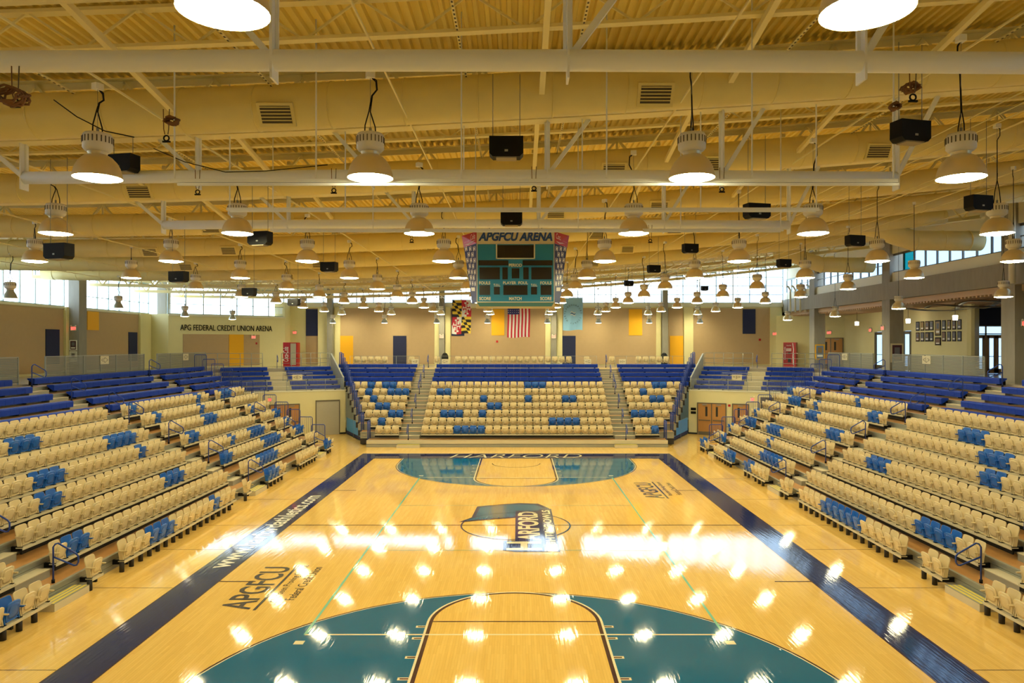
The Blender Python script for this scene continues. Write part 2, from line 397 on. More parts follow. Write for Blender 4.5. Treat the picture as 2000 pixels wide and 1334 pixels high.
# far stand: low front platform, floor step boxes
b = MB(); b.box(-8.95, 8.95, 43.12, 43.3, 0, .17, M_riser); b.box(-8.95, 8.95, 43.16, 43.3, .19, .40, M_beamc)
b.obj('stand_skirt', label='low two-band beige skirt along the front of the far end stand', cat='bleacher skirt')
def step_box(x0, x1, y0, y1, label, axis):
    e = empty('step_box', ((x0 + x1) / 2, (y0 + y1) / 2, 0), label, 'step', 'floor step boxes at the aisles')
    w, d = (x1 - x0) / 2, (y1 - y0) / 2
    q = MB(); q.box(-w, w, -d, d, 0.001, .17, M_beamc); q.box(-w, w, -d - .003, d + .003, .17, .18, M_riser); q.obj('body', e)
    for t in (-.12, 0, .12):
        q = MB()
        if axis == 'y': q.box(t - .03, t + .03, -d + .03, d - .03, .18, .186, M_yst)
        else: q.box(-w + .03, w - .03, t - .03, t + .03, .18, .186, M_yst)
        q.obj('tread_strip', e)
for sd, s in (('left', -1), ('right', 1)):
    for (a, c), o in zip([(16.55, 17.9), (29.25, 30.6), (38.95, 40.1)], ('nearest', 'second', 'third')):
        step_box(*sorted((s * 10.53, s * 10.93)), a, c, 'beige floor step with yellow tread strips, %s one along the %s stand' % (o, sd), 'y')
for s, o in ((-1, 'left'), (1, 'right')):
    step_box(*sorted((s * 5.75, s * 7.1)), 42.75, 43.11, 'beige floor step at the foot of the %s aisle of the far stand' % o, 'x')

# ------------------------------------------------------------ stadium chairs
def shell(q, W2, H, base, tilt, dish, thick, mt, nseg=20, rings=(.45, .8, 1), taper=.0, ex=3.2):
    """rounded moulded panel: W2 half width, H height, hinged at base (y,z), leaning by tilt"""
    out = []
    for j in range(nseg):
        t = 2 * PI * j / nseg; c, s_ = math.cos(t), math.sin(t)
        x = math.copysign(abs(c) ** (2 / ex), c); z = math.copysign(abs(s_) ** (2 / ex), s_)
        out.append((x, z))
    def P(x, z, r, side):
        zz = (z + 1) / 2 * H; xx = x * W2 * (1 - taper * (1 - (z + 1) / 2))
        y = dish * (1 - r * r) + side * thick
        cy, sy = math.cos(tilt), math.sin(tilt)
        return (xx, base[0] + y * cy + zz * sy, base[1] + zz * cy - y * sy)
    vs = []; fs = []
    for side in (0, 1):
        o = len(vs); vs.append(P(0, 0, 0, side))
        for r in rings:
            for x, z in out: vs.append(P(x * r, z * r, r, side))
        n = nseg
        for j in range(n):
            f = (o, o + 1 + j, o + 1 + (j + 1) % n); fs.append(f if side else f[::-1])
            for i in range(len(rings) - 1):
                a = o + 1 + i * n
                f = (a + j, a + n + j, a + n + (j + 1) % n, a + (j + 1) % n); fs.append(f if side else f[::-1])
        if side == 0: e0 = o + 1 + (len(rings) - 1) * n
        else: e1 = o + 1 + (len(rings) - 1) * n
    for j in range(nseg): fs.append((e0 + j, e0 + (j + 1) % nseg, e1 + (j + 1) % nseg, e1 + j))
    q.add(vs, fs, mt, True)
def chair_parts(mt, hi=True):
    n = 20 if hi else 10; rg = (.45, .8, .94, 1) if hi else (.8, 1)
    bk = MB(); shell(bk, .220, .42, (.035, .40), .22, .022, .022, mt, n, rg, .08, 5.2)
    if hi: bk.box(-.20, .20, .05, .075, .40, .44, mt)
    st = MB(); shell(st, .208, .42, (-.030, .325), -.20, -.020, .028, mt, n, rg, .10, 4.2)
    if hi:   # moulded rim and panel on the underside of the folded seat
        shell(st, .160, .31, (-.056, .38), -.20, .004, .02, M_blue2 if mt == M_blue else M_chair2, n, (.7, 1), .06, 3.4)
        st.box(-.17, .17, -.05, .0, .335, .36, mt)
    arms = []
    for s in (-1, 1):
        a = MB(); x = s * .213
        a.box(x - .02, x + .02, -.17, .11, .545, .565, mt)
        if hi: a.box(x - .014, x + .014, -.15, .0, .535, .545, mt)
        arms.append(a)
    br = []
    for s in (-1, 1):
        a = MB(); x = s * .213
        pr = [(-.06, .30), (.05, .30), (.09, .55), (-.02, .55)] if hi else [(-.05, .30), (.05, .30), (.07, .55), (.0, .55)]
        vs = [(x + d, y, z) for d in (-.011, .011) for y, z in pr]
        a.add(vs, [(3, 2, 1, 0), (4, 5, 6, 7), (0, 1, 5, 4), (1, 2, 6, 5), (2, 3, 7, 6), (3, 0, 4, 7)], mt)
        a.box(x - .02, x + .02, -.07, .07, .295, .315, M_black)
        br.append(a)
    return bk, st, arms, br
def make_chair(name, mt, boot):
    e = bpy.data.objects.new(name, None); e.empty_display_size = .1; C.objects.link(e)
    bk, st, arms, br = chair_parts(mt); l = [bk.obj('backrest', e), st.obj('seat', e)]
    l += [a.obj('armrest', e) for a in arms] + [a.obj('bracket', e) for a in br]
    if boot:
        q = MB(); x = -.213
        q.tube([(x, -.01, .0), (x, -.01, .262)], .062, M_boot, 14); l.append(q.obj('support_boot', e, label='black rubber support boot'))
    return kids(e, l)
def small_mesh(mt):
    q = MB(); bk, st, arms, br = chair_parts(mt, False)
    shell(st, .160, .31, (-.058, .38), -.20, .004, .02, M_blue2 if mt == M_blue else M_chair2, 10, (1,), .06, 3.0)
    for p in [bk, st] + arms + br: q.merge(p.mesh('p'), Matrix())
    return q.mesh('stadium_chair')

BL = {  # blue chairs, as intervals read along each row (x of the photograph in pixels) for the two side stands
 'left': {8: [(380, 388), (250, 269)], 7: [(0, 82), (298, 316), (387, 402)], 6: [(207, 271), (394, 425)], 5: [(262, 285), (47, 121), (359, 388)],
          4: [(54, 114), (441, 458), (488, 518)], 3: [(308, 357), (430, 451), (513, 546)], 2: [(105, 168), (504, 541)], 1: [(284, 344), (411, 434), (513, 542), (0, 24)]},
 'right': {7: [(1872, 1933), (1697, 1720), (1593, 1604)], 6: [(1916, 1986), (1571, 1597)], 5: [(1909, 1961), (1608, 1646)], 4: [(1685, 1734), (1496, 1524)],
           3: [(1499, 1512)], 2: [(1788, 1893), (1487, 1529)], 1: [(1602, 1687), (1452, 1466), (1417, 1436)], 8: [(1678, 1688)]}}
BLD = {'left': {8: (1, 2, 3), 6: (1,), 5: (4, 5), 4: (3,), 3: (1, 2, 3), 1: (0, 1)}, 'right': {8: (6, 7), 7: (0, 1, 2), 5: (4,), 4: (0, 1, 2), 3: (3,), 2: (0,), 1: (1, 2)}}
BF = {'centre': {8: (13, 14, 15), 7: (1, 2), 6: (7, 13, 18, 19), 5: (8, 9), 4: (2, 3, 4, 7), 3: (16, 17, 18, 19), 2: (4, 5, 6, 7)},
      'left': {8: (2, 4, 5), 7: (1, 4, 5, 6), 6: (1,), 5: (2, 3), 4: (3, 4), 3: (1,)},
      'right': {8: (4, 5), 7: (2,), 6: (3, 4), 4: (0, 1, 2), 2: (2,)}}
NF = {8: 8, 7: 7, 6: 6, 5: 6, 4: 5, 3: 4, 2: 3}
ND = {1: 3, 2: 4, 3: 4, 4: 5, 5: 6, 6: 7, 7: 8, 8: 8}
chairs = []     # (bank, row, block, index, u, blue)
runs = []       # (bank,row,u0,u1) : seat beams
VB = .35        # how far the chairs stand in front of the riser nose
for sd, s in (('left', -1), ('right', 1)):
    T, rz = BANKS[sd]
    for k in range(1, 9):
        if k == 1:
            segs = ([('near block', 16.4 - 9 * PITCH, 9), ('middle block', 17.98, 1), ('middle block', 19.45, 16), ('middle block', 28.3, 1), ('third block', 30.75, 5), ('third block', 35.1, 7), ('far corner block', 40.2, 3)] if s < 0 else
                    [('near block', 16.4 - 9 * PITCH, 9), ('middle block', 17.98, 2), ('middle block', 19.9, 15), ('middle block', 28.15, 2), ('third block', 30.85, 6), ('third block', 35.6, 7), ('far corner block', 40.4, 3)])
        else:
            if s < 0: nb, c0, cn, d0 = (22 if k <= 5 else 23), 30.13, 17, 39.5
            else: nb, c0, cn, d0 = (22 if k <= 3 else 23), (30.13 if k <= 5 else 30.62), (18 if k <= 5 else 17), 40.0
            segs = [('near block', 16.42 - 9 * PITCH, 9), ('middle block', 17.86 if k <= 5 else 17.75, nb), ('third block', c0, cn), ('far corner block', d0, ND[k])]
        cnt = {}
        XK = 10.6 + (k - 1) * DP + .02
        allu = [u0 + (i + .5) * PITCH for blk, u0, n in segs if blk != 'far corner block' for i in range(n)]
        bset = set()
        for a, c in BL[sd].get(k, []):
            mid = F * XK / abs((a + c) / 2 - CX); pp = XK * F / mid ** 2 * PITCH; nn = max(1, round((c - a) / pp - .6))
            bset |= set(sorted(allu, key=lambda t: abs(t - mid))[:nn])
        for blk, u0, n in segs:
            runs.append((sd, k, u0, u0 + n * PITCH))
            for i in range(n):
                u = u0 + (i + .5) * PITCH; cnt[blk] = cnt.get(blk, 0) + 1
                X = s * (10.6 + (k - 1) * DP + .08); x = px(X, u)
                if x < -70 or x > 2070: continue
                if blk == 'far corner block': bl = i in BLD[sd].get(k, ())
                else: bl = u in bset
                chairs.append((sd, k, blk, cnt[blk], u, bl))
for k in range(2, 9):
    for blk, u0, n in (('left', -7.1 - NF[k] * PITCH, NF[k]), ('centre', -12 * .482, 24), ('right', 7.1, NF[k])):
        runs.append(('far', k, u0, u0 + n * (PITCH if n < 20 else .482)))
        for i in range(n):
            u = u0 + (i + .5) * (PITCH if n < 20 else .482)
            chairs.append(('far', k, blk, i + 1, u, i in BF[blk].get(k, ())))
def ch_pos(c):
    T, rz = BANKS[c[0]]; return Vector(T(c[4], (c[1] - 1) * DP - VB, foot(c[1]))), rz
# seat beams carrying each run of chairs
for i, (sd, k, a, c) in enumerate(runs):
    T, rz = BANKS[sd]; v = (k - 1) * DP - VB; z = foot(k)
    blockname = ('%s to %s m' % (0, 0))
    q = MB(); o = Vector(T((a + c) / 2, v, z)); TL = lambda u, vv, zz: tuple(Vector(T(u, vv, zz)) - o)
    q.box(a, c, v - .10, v + .08, z + .275, z + .295, M_beamc, TL); q.box(a, c, v - .10, v - .085, z + .235, z + .275, M_beamc, TL)
    e = q.obj('seat_beam', label='beige seat beam under a run of folded chairs in the %s stand' % sd, cat='seat beam', group='seat beams of the %s stand' % sd, loc=o)
    q = MB()
    if k > 1: q.box(a, c, v - .07, v - .03, z + .13, z + .27, M_black, TL)
    t = a + .25
    while t < c:
        q.box(t - .03, t + .03, v - .06, v + VB - .0, z + .14, z + .26, M_black, TL); t += 1.45
    q.obj('black_bracket', e)
    runs[i] = e
proto = {(bl, bt): make_chair('blue_stadium_chair' if bl else 'stadium_chair', M_blue if bl else M_chair, bt) for bl in (0, 1) for bt in (0, 1)}
used = set()
sm_blue, sm_cream = small_mesh(M_blue), small_mesh(M_chair)
STN = {'left': 'left stand', 'right': 'right stand', 'far': 'far end stand'}
def ch_label(c):
    bank, k, blk, i, u, bl = c
    if bank == 'far': w = '%s from the left, %s row, %s block, far stand' % (ORD[i], ORD[k - 1], blk)
    else: w = '%s from the camera, %s row, %s, %s stand' % (ORD[i], ORD[k], blk, bank)
    return ('blue' if bl else 'cream') + ' folding chair, ' + w
def place(c, small=False):
    p, rz = ch_pos(c); bl = int(c[5]); bt = int(c[1] == 1)
    if small:
        o = bpy.data.objects.new('blue_stadium_chair' if bl else 'stadium_chair', sm_blue if bl else sm_cream); C.objects.link(o)
    else:
        pr = proto[(bl, bt)]
        if (bl, bt) in used: o = dup(pr)
        else: o = pr; used.add((bl, bt))
    o.location = p; o.rotation_euler = (0, 0, rz)
    o['label'] = ch_label(c); o['category'] = 'stadium chair'; o['group'] = '%s folding chairs of the %s' % ('blue' if bl else 'cream', STN[c[0]])
cream = sorted([c for c in chairs if not c[5]], key=lambda c: (ch_pos(c)[0] - cam.location).length)
blue = [c for c in chairs if c[5]]
for c in cream[:300]: place(c)
for c in blue: place(c, c[0] == 'far')
rest = MB()
for c in cream[300:]:
    p, rz = ch_pos(c); rest.merge(sm_cream, Matrix.Translation(p) @ Matrix.Rotation(rz, 4, 'Z'))
    if c[1] == 1: rest.tube([tuple(p + Vector((0, -.21, 0))), tuple(p + Vector((0, -.21, .275)))], .048, M_boot, 6)
for a, n in ((-12.0, 5), (-7.9, 1), (-6.0, 1), (-4.45, 17), (5.2, 1), (7.1, 1), (9.1, 5)):
    for i in range(n): rest.merge(sm_cream, Matrix.Translation((a + i * .52, 54.4, ZC)))
rest.obj('stadium_chairs', kind='stuff', label='remaining rows of small cream folding chairs farther up and along the stands', cat='stadium chairs')

# ------------------------------------------------------------ blue benches on the upper tiers
def bench(u0, u1, T, rz, v, z, label, group):
    n = max(1, round((u1 - u0) / .46)); L_ = (u1 - u0) / n
    o = Vector(T((u0 + u1) / 2, v, z))
    e = empty('bleacher_bench', o, label, 'bench', group)
    TL = lambda u, vv, zz: tuple(Vector(T(u, vv, zz)) - o)
    q = MB()
    for i in range(n):
        a = u0 + i * L_ + .004; c = a + L_ - .008
        pr = [(v - .165, z + .10), (v - .175, z + .30), (v - .155, z + .345), (v - .06, z + .35), (v + .11, z + .345), (v + .14, z + .345), (v + .15, z + .30), (v - .13, z + .10)]
        vs = [TL(x, y, zz) for x in (a, c) for y, zz in pr]; m_ = len(pr)
        q.add(vs, [tuple(range(m_)), tuple(range(m_, 2 * m_))[::-1]] + [(j, m_ + j, m_ + (j + 1) % m_, (j + 1) % m_) for j in range(m_)], M_bench)
    q.obj('bench_seat', e)
    t = u0 + .3
    while t < u1:
        q = MB(); q.box(t - .04, t + .04, v - .08, v + .26, z + .04, z + .22, M_black, TL); t += 1.6; q.obj('bench_bracket', e)
for k in range(9, 14):
    v = (k - 1) * DP - .28; z = foot(k)
    for sd, s in (('left', -1), ('right', 1)):
        T, rz = BANKS[sd]
        for nm, a, c in (('near block', 17.9, 29.3), ('middle block', 30.65, 39.05), ('far corner block', 40.35, endY(k) - .25)):
            if nm == 'middle block' and k == 13: c += 1.0
            bench(a, c, T, rz, v, z, 'blue plastic bench, %s of five bench rows up, %s of the %s stand' % (ORD[k - 8], nm, sd), 'blue benches of the side stands')
    for nm, a, c in (('left', -endX(k) + .1, -7.25), ('centre', -5.85, 5.85), ('right', 7.25, endX(k) - .1)):
        bench(a, c, T_far, 0, v, z, 'blue plastic bench, %s of five bench rows up, %s block of the far stand' % (ORD[k - 8], nm), 'blue benches of the far stand')

# ------------------------------------------------------------ rails
def loop_rail(T, u, k, label, group):
    """aisle handrail: a post with a loop that leans down towards the court"""
    z = dz(k) if k < 13 else ZC; v = (k - 1) * DP + .12
    o = Vector(T(u, v, z)); TL = lambda a, b_, c: tuple(Vector(T(a, b_, c)) - o)
    e = empty('aisle_handrail', o, label, 'handrail', group)
    q = MB(); P = [(u, v, z + .05), (u, v, z + .86), (u, v - .05, z + .93), (u, v - .12, z + .95), (u, v - .55, z + .70), (u, v - .60, z + .64), (u, v - .60, z + .50),
                   (u, v - .56, z + .43), (u, v - .50, z + .42), (u, v - .01, z + .62)]
    q.tube(P, .021, M_rail, 8, T=TL); q.obj('rail', e)
    q = MB(); q.tube([(u, v, z), (u, v, z + .08)], .04, M_black, 10, T=TL); q.obj('base_socket', e)
for sd in ('left', 'right'):
    for (a, c), an in zip(SIDE_AISLES, ('nearest', 'middle', 'farthest')):
        for k in (1, 3, 5, 7, 8, 10, 12):
            loop_rail(BANKS[sd][0], {16.5: 17.35, 29.2: 29.95 if k < 9 else 30.1, 39.0: 39.7}[a], k, 'blue looped handrail on tier %s of the %s aisle of the %s stand' % (ORD[k], an, sd), 'blue aisle handrails')
for (a, c), an in zip(FAR_AISLES, ('left', 'right')):
    for k in (1, 3, 5, 7, 8, 10, 13):
        loop_rail(T_far, (a + c) / 2, k, 'blue looped handrail on tier %s of the %s aisle of the far stand' % (ORD[k], an), 'blue aisle handrails')
def end_panel(T, u, k, label):
    z = dz(k) if k < 13 else ZC; v0 = (k - 1) * DP + .04; v1 = v0 + DP - .06; H = 1.12
    o = Vector(T(u, v0, z)); TL = lambda a, b_, c: tuple(Vector(T(a, b_, c)) - o)
    e = empty('guard_rail', o, label, 'guard rail', 'stepped blue guard rails at the stand ends')
    q = MB(); q.tube([(u, v0, z), (u, v0, z + H - .08), (u, v0 + .03, z + H - .02), (u, v0 + .08, z + H), (u, v1 - .08, z + H), (u, v1 - .03, z + H - .02), (u, v1, z + H - .08), (u, v1, z)], .022, M_rail, 8, T=TL)
    q.box(u - .01, u + .01, v0, v1, z + .08, z + .10, M_rail, TL); q.obj('frame', e)
    q = MB()
    for i in range(1, 7):
        vv = v0 + (v1 - v0) * i / 7; q.tube([(u, vv, z + .09), (u, vv, z + H)], .008, M_rail, 5, T=TL)
    q.obj('bars', e)
for sd in ('left', 'right'):
    for k in range(1, 13): end_panel(BANKS[sd][0], endY(k) - .04, k, 'blue barred guard rail at the far end of the %s stand, %s tier up' % (sd, ORD[k]))
for s, sn in ((-1, 'left'), (1, 'right')):
    for k in range(1, 14): end_panel(T_far, s * (endX(k) - .04), k, 'blue barred guard rail on the %s edge of the far stand, %s tier up' % (sn, ORD[k]))

# ------------------------------------------------------------ concourse slabs
b = MB()
b.box(XL, -20.85, -6, 60, 4.1, ZC, M_slab); b.box(-13.6, 13.6, 53.2, 60, 4.1, ZC, M_slab); b.box(20.85, 31, -6, 60, 4.1, ZC, M_slab)
b.box(-20.85, -13.6, 54.2, 60, 4.1, ZC - .001, M_slab); b.box(13.6, 20.85, 54.2, 60, 4.1, ZC - .001, M_slab)
b.box(-13, 13, 53.14, 53.2, 3.9, ZC, M_wall)
for s in (-1, 1): b.poly([(s * x, y) for x, y in ((13.5, 53.55), (20.9, 50.05), (20.9, 54.3), (13.5, 54.3))][::s], 4.1, ZC - .002, M_slab)
b.obj('floor_concourse', kind='structure')

# ------------------------------------------------------------ angled corner stands
def corner(s, nm):
    U = Vector((s * .904, -.427)); Nn = Vector((s * .427, .904)); P0 = Vector((s * 11.7, 49.6))
    def T(t, sd_, z): p = P0 + U * t + Nn * sd_; return (p.x, p.y, z)
    q = MB(); q.box(0, 7.9, 0, .25, 0, 2.95, M_wall, T); q.box(-.05, 7.9, -.03, .3, 2.95, 3.02, M_sill, T)
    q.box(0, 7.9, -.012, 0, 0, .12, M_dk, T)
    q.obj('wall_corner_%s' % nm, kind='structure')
    q = MB(); q.box(-.05, .25, .2, 4.5, 0, 2.9, M_dk, T); q.obj('wall_recess_%s' % nm, kind='structure')  # side wall of the gap, its shade put into the near-black colour
    e = empty('corner_stand', T(4, .3, 0), 'pale stepped corner stand on the %s above the yellow wall' % nm, 'bleachers')
    off = Vector(e.location)
    for j in range(6):
        z = 2.95 + .3 * j if j < 5 else ZC; q = MB(); s0 = .25 + .84 * j
        q.box(0.05, 8.6, s0, s0 + .84 if j < 5 else s0 + .35, z - .35, z, M_beamc, lambda *a: tuple(Vector(T(*a)) - off))
        q.obj('tier', e)
        if j < 5:
            for blk, a, c in (('aisle side', .25, 3.45), ('stand side', 4.65, 7.7 if j else 7.0)):
                o = Vector(T((a + c) / 2, s0 + .35, z))
                def TT(u, v, zz): return T(u, v, zz)
                bench(a, c, TT, 0, s0 + .45, z, 'blue bench, %s row up in the %s corner stand, %s' % (ORD[j + 1], nm, 'beside the far stand' if a < 1 else 'beside the %s stand' % nm), 'blue benches of the corner stands')
    # wire mesh front guard
    e = empty('mesh_guard', T(4, .05, 3.02), 'grey wire mesh guard with a letter plate along the %s corner stand' % nm, 'fence')
    off = Vector(e.location); TL = lambda *a: tuple(Vector(T(*a)) - off)
    q = MB()
    t = .1
    while t < 7.6: q.tube([(t, .08, 3.02), (t, .08, 3.78)], .018, M_galv, 6, T=TL); t += 1.25
    for z in (3.1, 3.78): q.tube([(.1, .08, z), (7.6, .08, z)], .016, M_galv, 6, T=TL)
    q.box(2.4, 4.0, .06, .08, 3.78, 4.16, M_galv, TL) if False else None
    q.obj('post_frame', e)
    q = MB()
    for i in range(9): q.tube([(.1, .08, 3.12 + i * .078), (7.6, .08, 3.12 + i * .078)], .005, M_galv, 4, T=TL)
    for i in range(75): q.tube([(.15 + i * .1, .08, 3.1), (.15 + i * .1, .08, 3.78)], .004, M_galv, 4, T=TL)
    q.obj('wire_mesh', e)
    q = MB(); q.tube([(2.2, .08, 3.7), (2.2, .08, 4.2), (4.1, .08, 4.2), (4.1, .08, 3.7)], .018, M_galv, 6, T=TL)
    for i in range(16): q.tube([(2.3 + i * .115, .08, 3.78), (2.3 + i * .115, .08, 4.2)], .004, M_galv, 4, T=TL)
    for i in range(5): q.tube([(2.2, .08, 3.84 + i * .08), (4.1, .08, 3.84 + i * .08)], .004, M_galv, 4, T=TL)
    q.obj('raised_mesh', e)
    q = MB(); q.box(2.85, 3.5, .05, .07, 3.72, 4.1, M_cream2, TL)
    ux = Vector(T(1, 0, 0)) - Vector(T(0, 0, 0)); ux = ux if s > 0 else -ux
    st = 2.92 if s > 0 else 3.43
    put_text(q, '<E>' if s < 0 else '<J>', TL(st, .045, 3.80), ux, (0, 0, 1), .5, .22, M_frame, lift=.004)
    q.obj('letter_plate', e)
    # sloping grey parapet beside the far stand
    q = MB(); A, B2 = T(.05, .2, 0), T(.05, 4.5, 0)
    vs = [(A[0], A[1], 2.9), (B2[0], B2[1], 4.2), (B2[0], B2[1], 5.45), (A[0], A[1], 3.85)]
    vs2 = [(x + s * .1, y, z) for x, y, z in vs]
    q.add(vs + vs2, [(0, 1, 2, 3), (7, 6, 5, 4), (0, 4, 5, 1), (1, 5, 6, 2), (2, 6, 7, 3), (3, 7, 4, 0)], M_galv)
    q.obj('parapet', label='sloping grey parapet panel between the %s corner stand and the far stand' % nm, cat='parapet')
    # guard rails behind
    for a, c, w in ((.2, 3.6, 'right part' if s < 0 else 'left part'), (4.9, 8.6, 'left part' if s < 0 else 'right part')):
        e = empty('pipe_railing', T((a + c) / 2, 4.6, ZC), 'grey three-bar pipe railing behind the %s corner stand, %s' % (nm, w), 'railing')
        off = Vector(e.location); TL = lambda *aa: tuple(Vector(T(*aa)) - off)
        n = 5
        for i in range(n + 1): q = MB(); t = a + (c - a) * i / n; q.tube([(t, 4.6, ZC), (t, 4.6, ZC + 1.07)], .022, M_galv, 6, T=TL); q.obj('post', e)
        for z in (.35, .7, 1.07): q = MB(); q.tube([(a, 4.6, ZC + z), (c, 4.6, ZC + z)], .018, M_galv, 6, T=TL); q.obj('bar', e)
    for t, sx, z, nm2 in ((3.95, 4.3, ZC, 'top'), (3.55, 2.0, 3.55, 'middle')):
        o = Vector(T(t, sx, z)); q = MB(); TL = lambda *aa: tuple(Vector(T(*aa)) - o)
        e = empty('aisle_handrail', o, 'blue looped handrail at the %s of the %s corner stand aisle' % (nm2, nm), 'handrail', 'blue aisle handrails')
        q.tube([(t, sx, z), (t, sx, z + .85), (t, sx - .08, z + .95), (t, sx - .5, z + .75), (t, sx - .52, z + .55), (t, sx - .45, z + .45), (t, sx, z + .62)], .02, M_rail, 8, T=TL)
        q.obj('rail', e)
    return T
TCL = corner(-1, 'left'); TCR = corner(1, 'right')

def door_leaf_set(name, T, a, c, z0, H, leaves, label, cat='door', proud=-.05, win=True, mt=None):
    """door(s) in a frame standing in the wall plane; T(t, s, z)"""
    o = Vector(T((a + c) / 2, proud, z0)); TL = lambda *aa: tuple(Vector(T(*aa)) - o)
    e = empty(name, o, label, cat)
    q = MB(); fw = .07
    q.box(a - fw, a, proud - .02, proud + .05, z0, z0 + H + fw, M_frame, TL); q.box(c, c + fw, proud - .02, proud + .05, z0, z0 + H + fw, M_frame, TL)
    q.box(a, c, proud - .02, proud + .05, z0 + H, z0 + H + fw, M_frame, TL)
    if leaves == 2: q.box((a + c) / 2 - .03, (a + c) / 2 + .03, proud - .02, proud + .05, z0, z0 + H, M_frame, TL)
    q.obj('door_frame', e)
    w = (c - a) / leaves
    for i in range(leaves):
        l0, l1 = a + i * w + (.03 if leaves == 2 and i else 0), a + (i + 1) * w - (.03 if leaves == 2 and not i else 0)
        q = MB(); q.box(l0, l1, proud, proud + .045, z0 + .01, z0 + H, mt or M_door, TL)
        q.box(l0 + .03, l1 - .03, proud - .006, proud, z0 + .01, z0 + .22, M_frame, TL)
        lf = q.obj('door_leaf', e)
        if win:
            q = MB(); m_ = (l0 + l1) / 2 + (.12 if i == 0 and leaves == 2 else -.12); q.box(m_ - .07, m_ + .07, proud - .008, proud - .001, z0 + 1.25, z0 + 1.9, M_dk, TL); q.obj('vision_panel', lf)
        q = MB(); q.box(l0 + .06, l1 - .06, proud - .07, proud - .03, z0 + .96, z0 + 1.02, M_frame, TL)
        q.box(l0 + .07, l0 + .11, proud - .035, proud, z0 + .95, z0 + 1.03, M_frame, TL); q.box(l1 - .11, l1 - .07, proud - .035, proud, z0 + .95, z0 + 1.03, M_frame, TL)
        q.obj('push_bar', lf)
        q = MB(); q.box((l0 + l1) / 2 - .16, (l0 + l1) / 2 + .16, proud - .05, proud, z0 + H - .1, z0 + H - .04, M_galv, TL); q.obj('door_closer', lf)
    return e
# left corner wall: roller shutter, brown doors
def roller(T, a, c, H, label, mt):
    o = Vector(T((a + c) / 2, -.02, 0)); TL = lambda *aa: tuple(Vector(T(*aa)) - o)
    e = empty('roller_shutter', o, label, 'roller shutter')
    q = MB(); q.box(a - .06, a, -.05, 0, 0, H + .1, M_frame, TL); q.box(c, c + .06, -.05, 0, 0, H + .1, M_frame, TL); q.box(a, c, -.05, 0, H, H + .1, M_frame, TL); q.obj('guide_frame', e)
    q = MB(); n = 26
    for i in range(n):
        z = i * H / n; q.box(a, c, -.028, -.002, z + .012, z + H / n, mt, TL); q.box(a, c, -.015, -.002, z, z + .012, mt, TL)
    q.obj('curtain', e)
roller(TCL, .45, 1.95, 2.25, 'beige slatted roller shutter in the left corner wall', M_roll)
door_leaf_set('door_left_1', TCL, 3.1, 4.9, 0, 2.1, 2, 'brown double doors in the yellow left corner wall behind guard rails')
door_leaf_set('door_right_1', TCR, .65, 2.45, 0, 2.1, 2, 'brown double doors in the yellow right corner wall')
door_leaf_set('door_right_2', TCR, 2.95, 3.9, 0, 2.1, 1, 'single brown door beside the double doors in the right corner wall')
roller(TCR, 4.75, 7.2, 2.55, 'dark grey slatted roller shutter in the right corner wall', M_frame)  # darkness of the opening put into a dark grey panel, no real shutter
def plate(name, T, t0, t1, z0, z1, mt, label, cat, s=-.015):
    q = MB(); o = Vector(T((t0 + t1) / 2, s, (z0 + z1) / 2)); q.box(t0, t1, s, s + .014, z0, z1, mt, lambda *a: tuple(Vector(T(*a)) - o)); return q.obj(name, label=label, cat=cat, loc=o)
plate('notice_sign', TCR, .15, .5, 1.62, 1.80, M_black, 'upper black room sign left of the right corner double doors', 'sign')
plate('notice_sign', TCR, .15, .5, 1.38, 1.55, M_black, 'lower black room sign left of the right corner double doors', 'sign')
plate('fire_alarm', TCR, 2.62, 2.78, 1.95, 2.1, M_red, 'small red alarm box between the doors of the right corner wall', 'alarm')

def exit_sign(loc, rz, label, w=.34):
    e = empty('exit_sign', loc, label, 'exit sign', 'red exit signs', rz)
    q = MB(); q.box(-w / 2, w / 2, .005, .05, -.02, .22, M_exitb); q.obj('housing', e)
    q = MB(); put_text(q, 'EXIT', (-w / 2 + .03, .003, .03), (1, 0, 0), (0, 0, 1), w - .06, .15, M_exit, bold=.02, lift=.002, thick=.004); q.obj('letters', e)
    q = MB(); q.lathe([(.0, 0), (.035, .0), (.045, .05), (.03, .08), (0, .085)], M_exitb, 10, (-w / 2 + .04, .0, .22)); q.lathe([(.0, 0), (.035, .0), (.045, .05), (.03, .08), (0, .085)], M_exitb, 10, (w / 2 - .04, .0, .22)); q.obj('twin_lamps', e)
exit_sign(TCL(4.95, -.08, 2.38), R(-25), 'red exit sign above the brown doors of the left corner wall')
exit_sign(TCR(4.2, -.08, 2.38), R(25), 'red exit sign above the single door of the right corner wall')

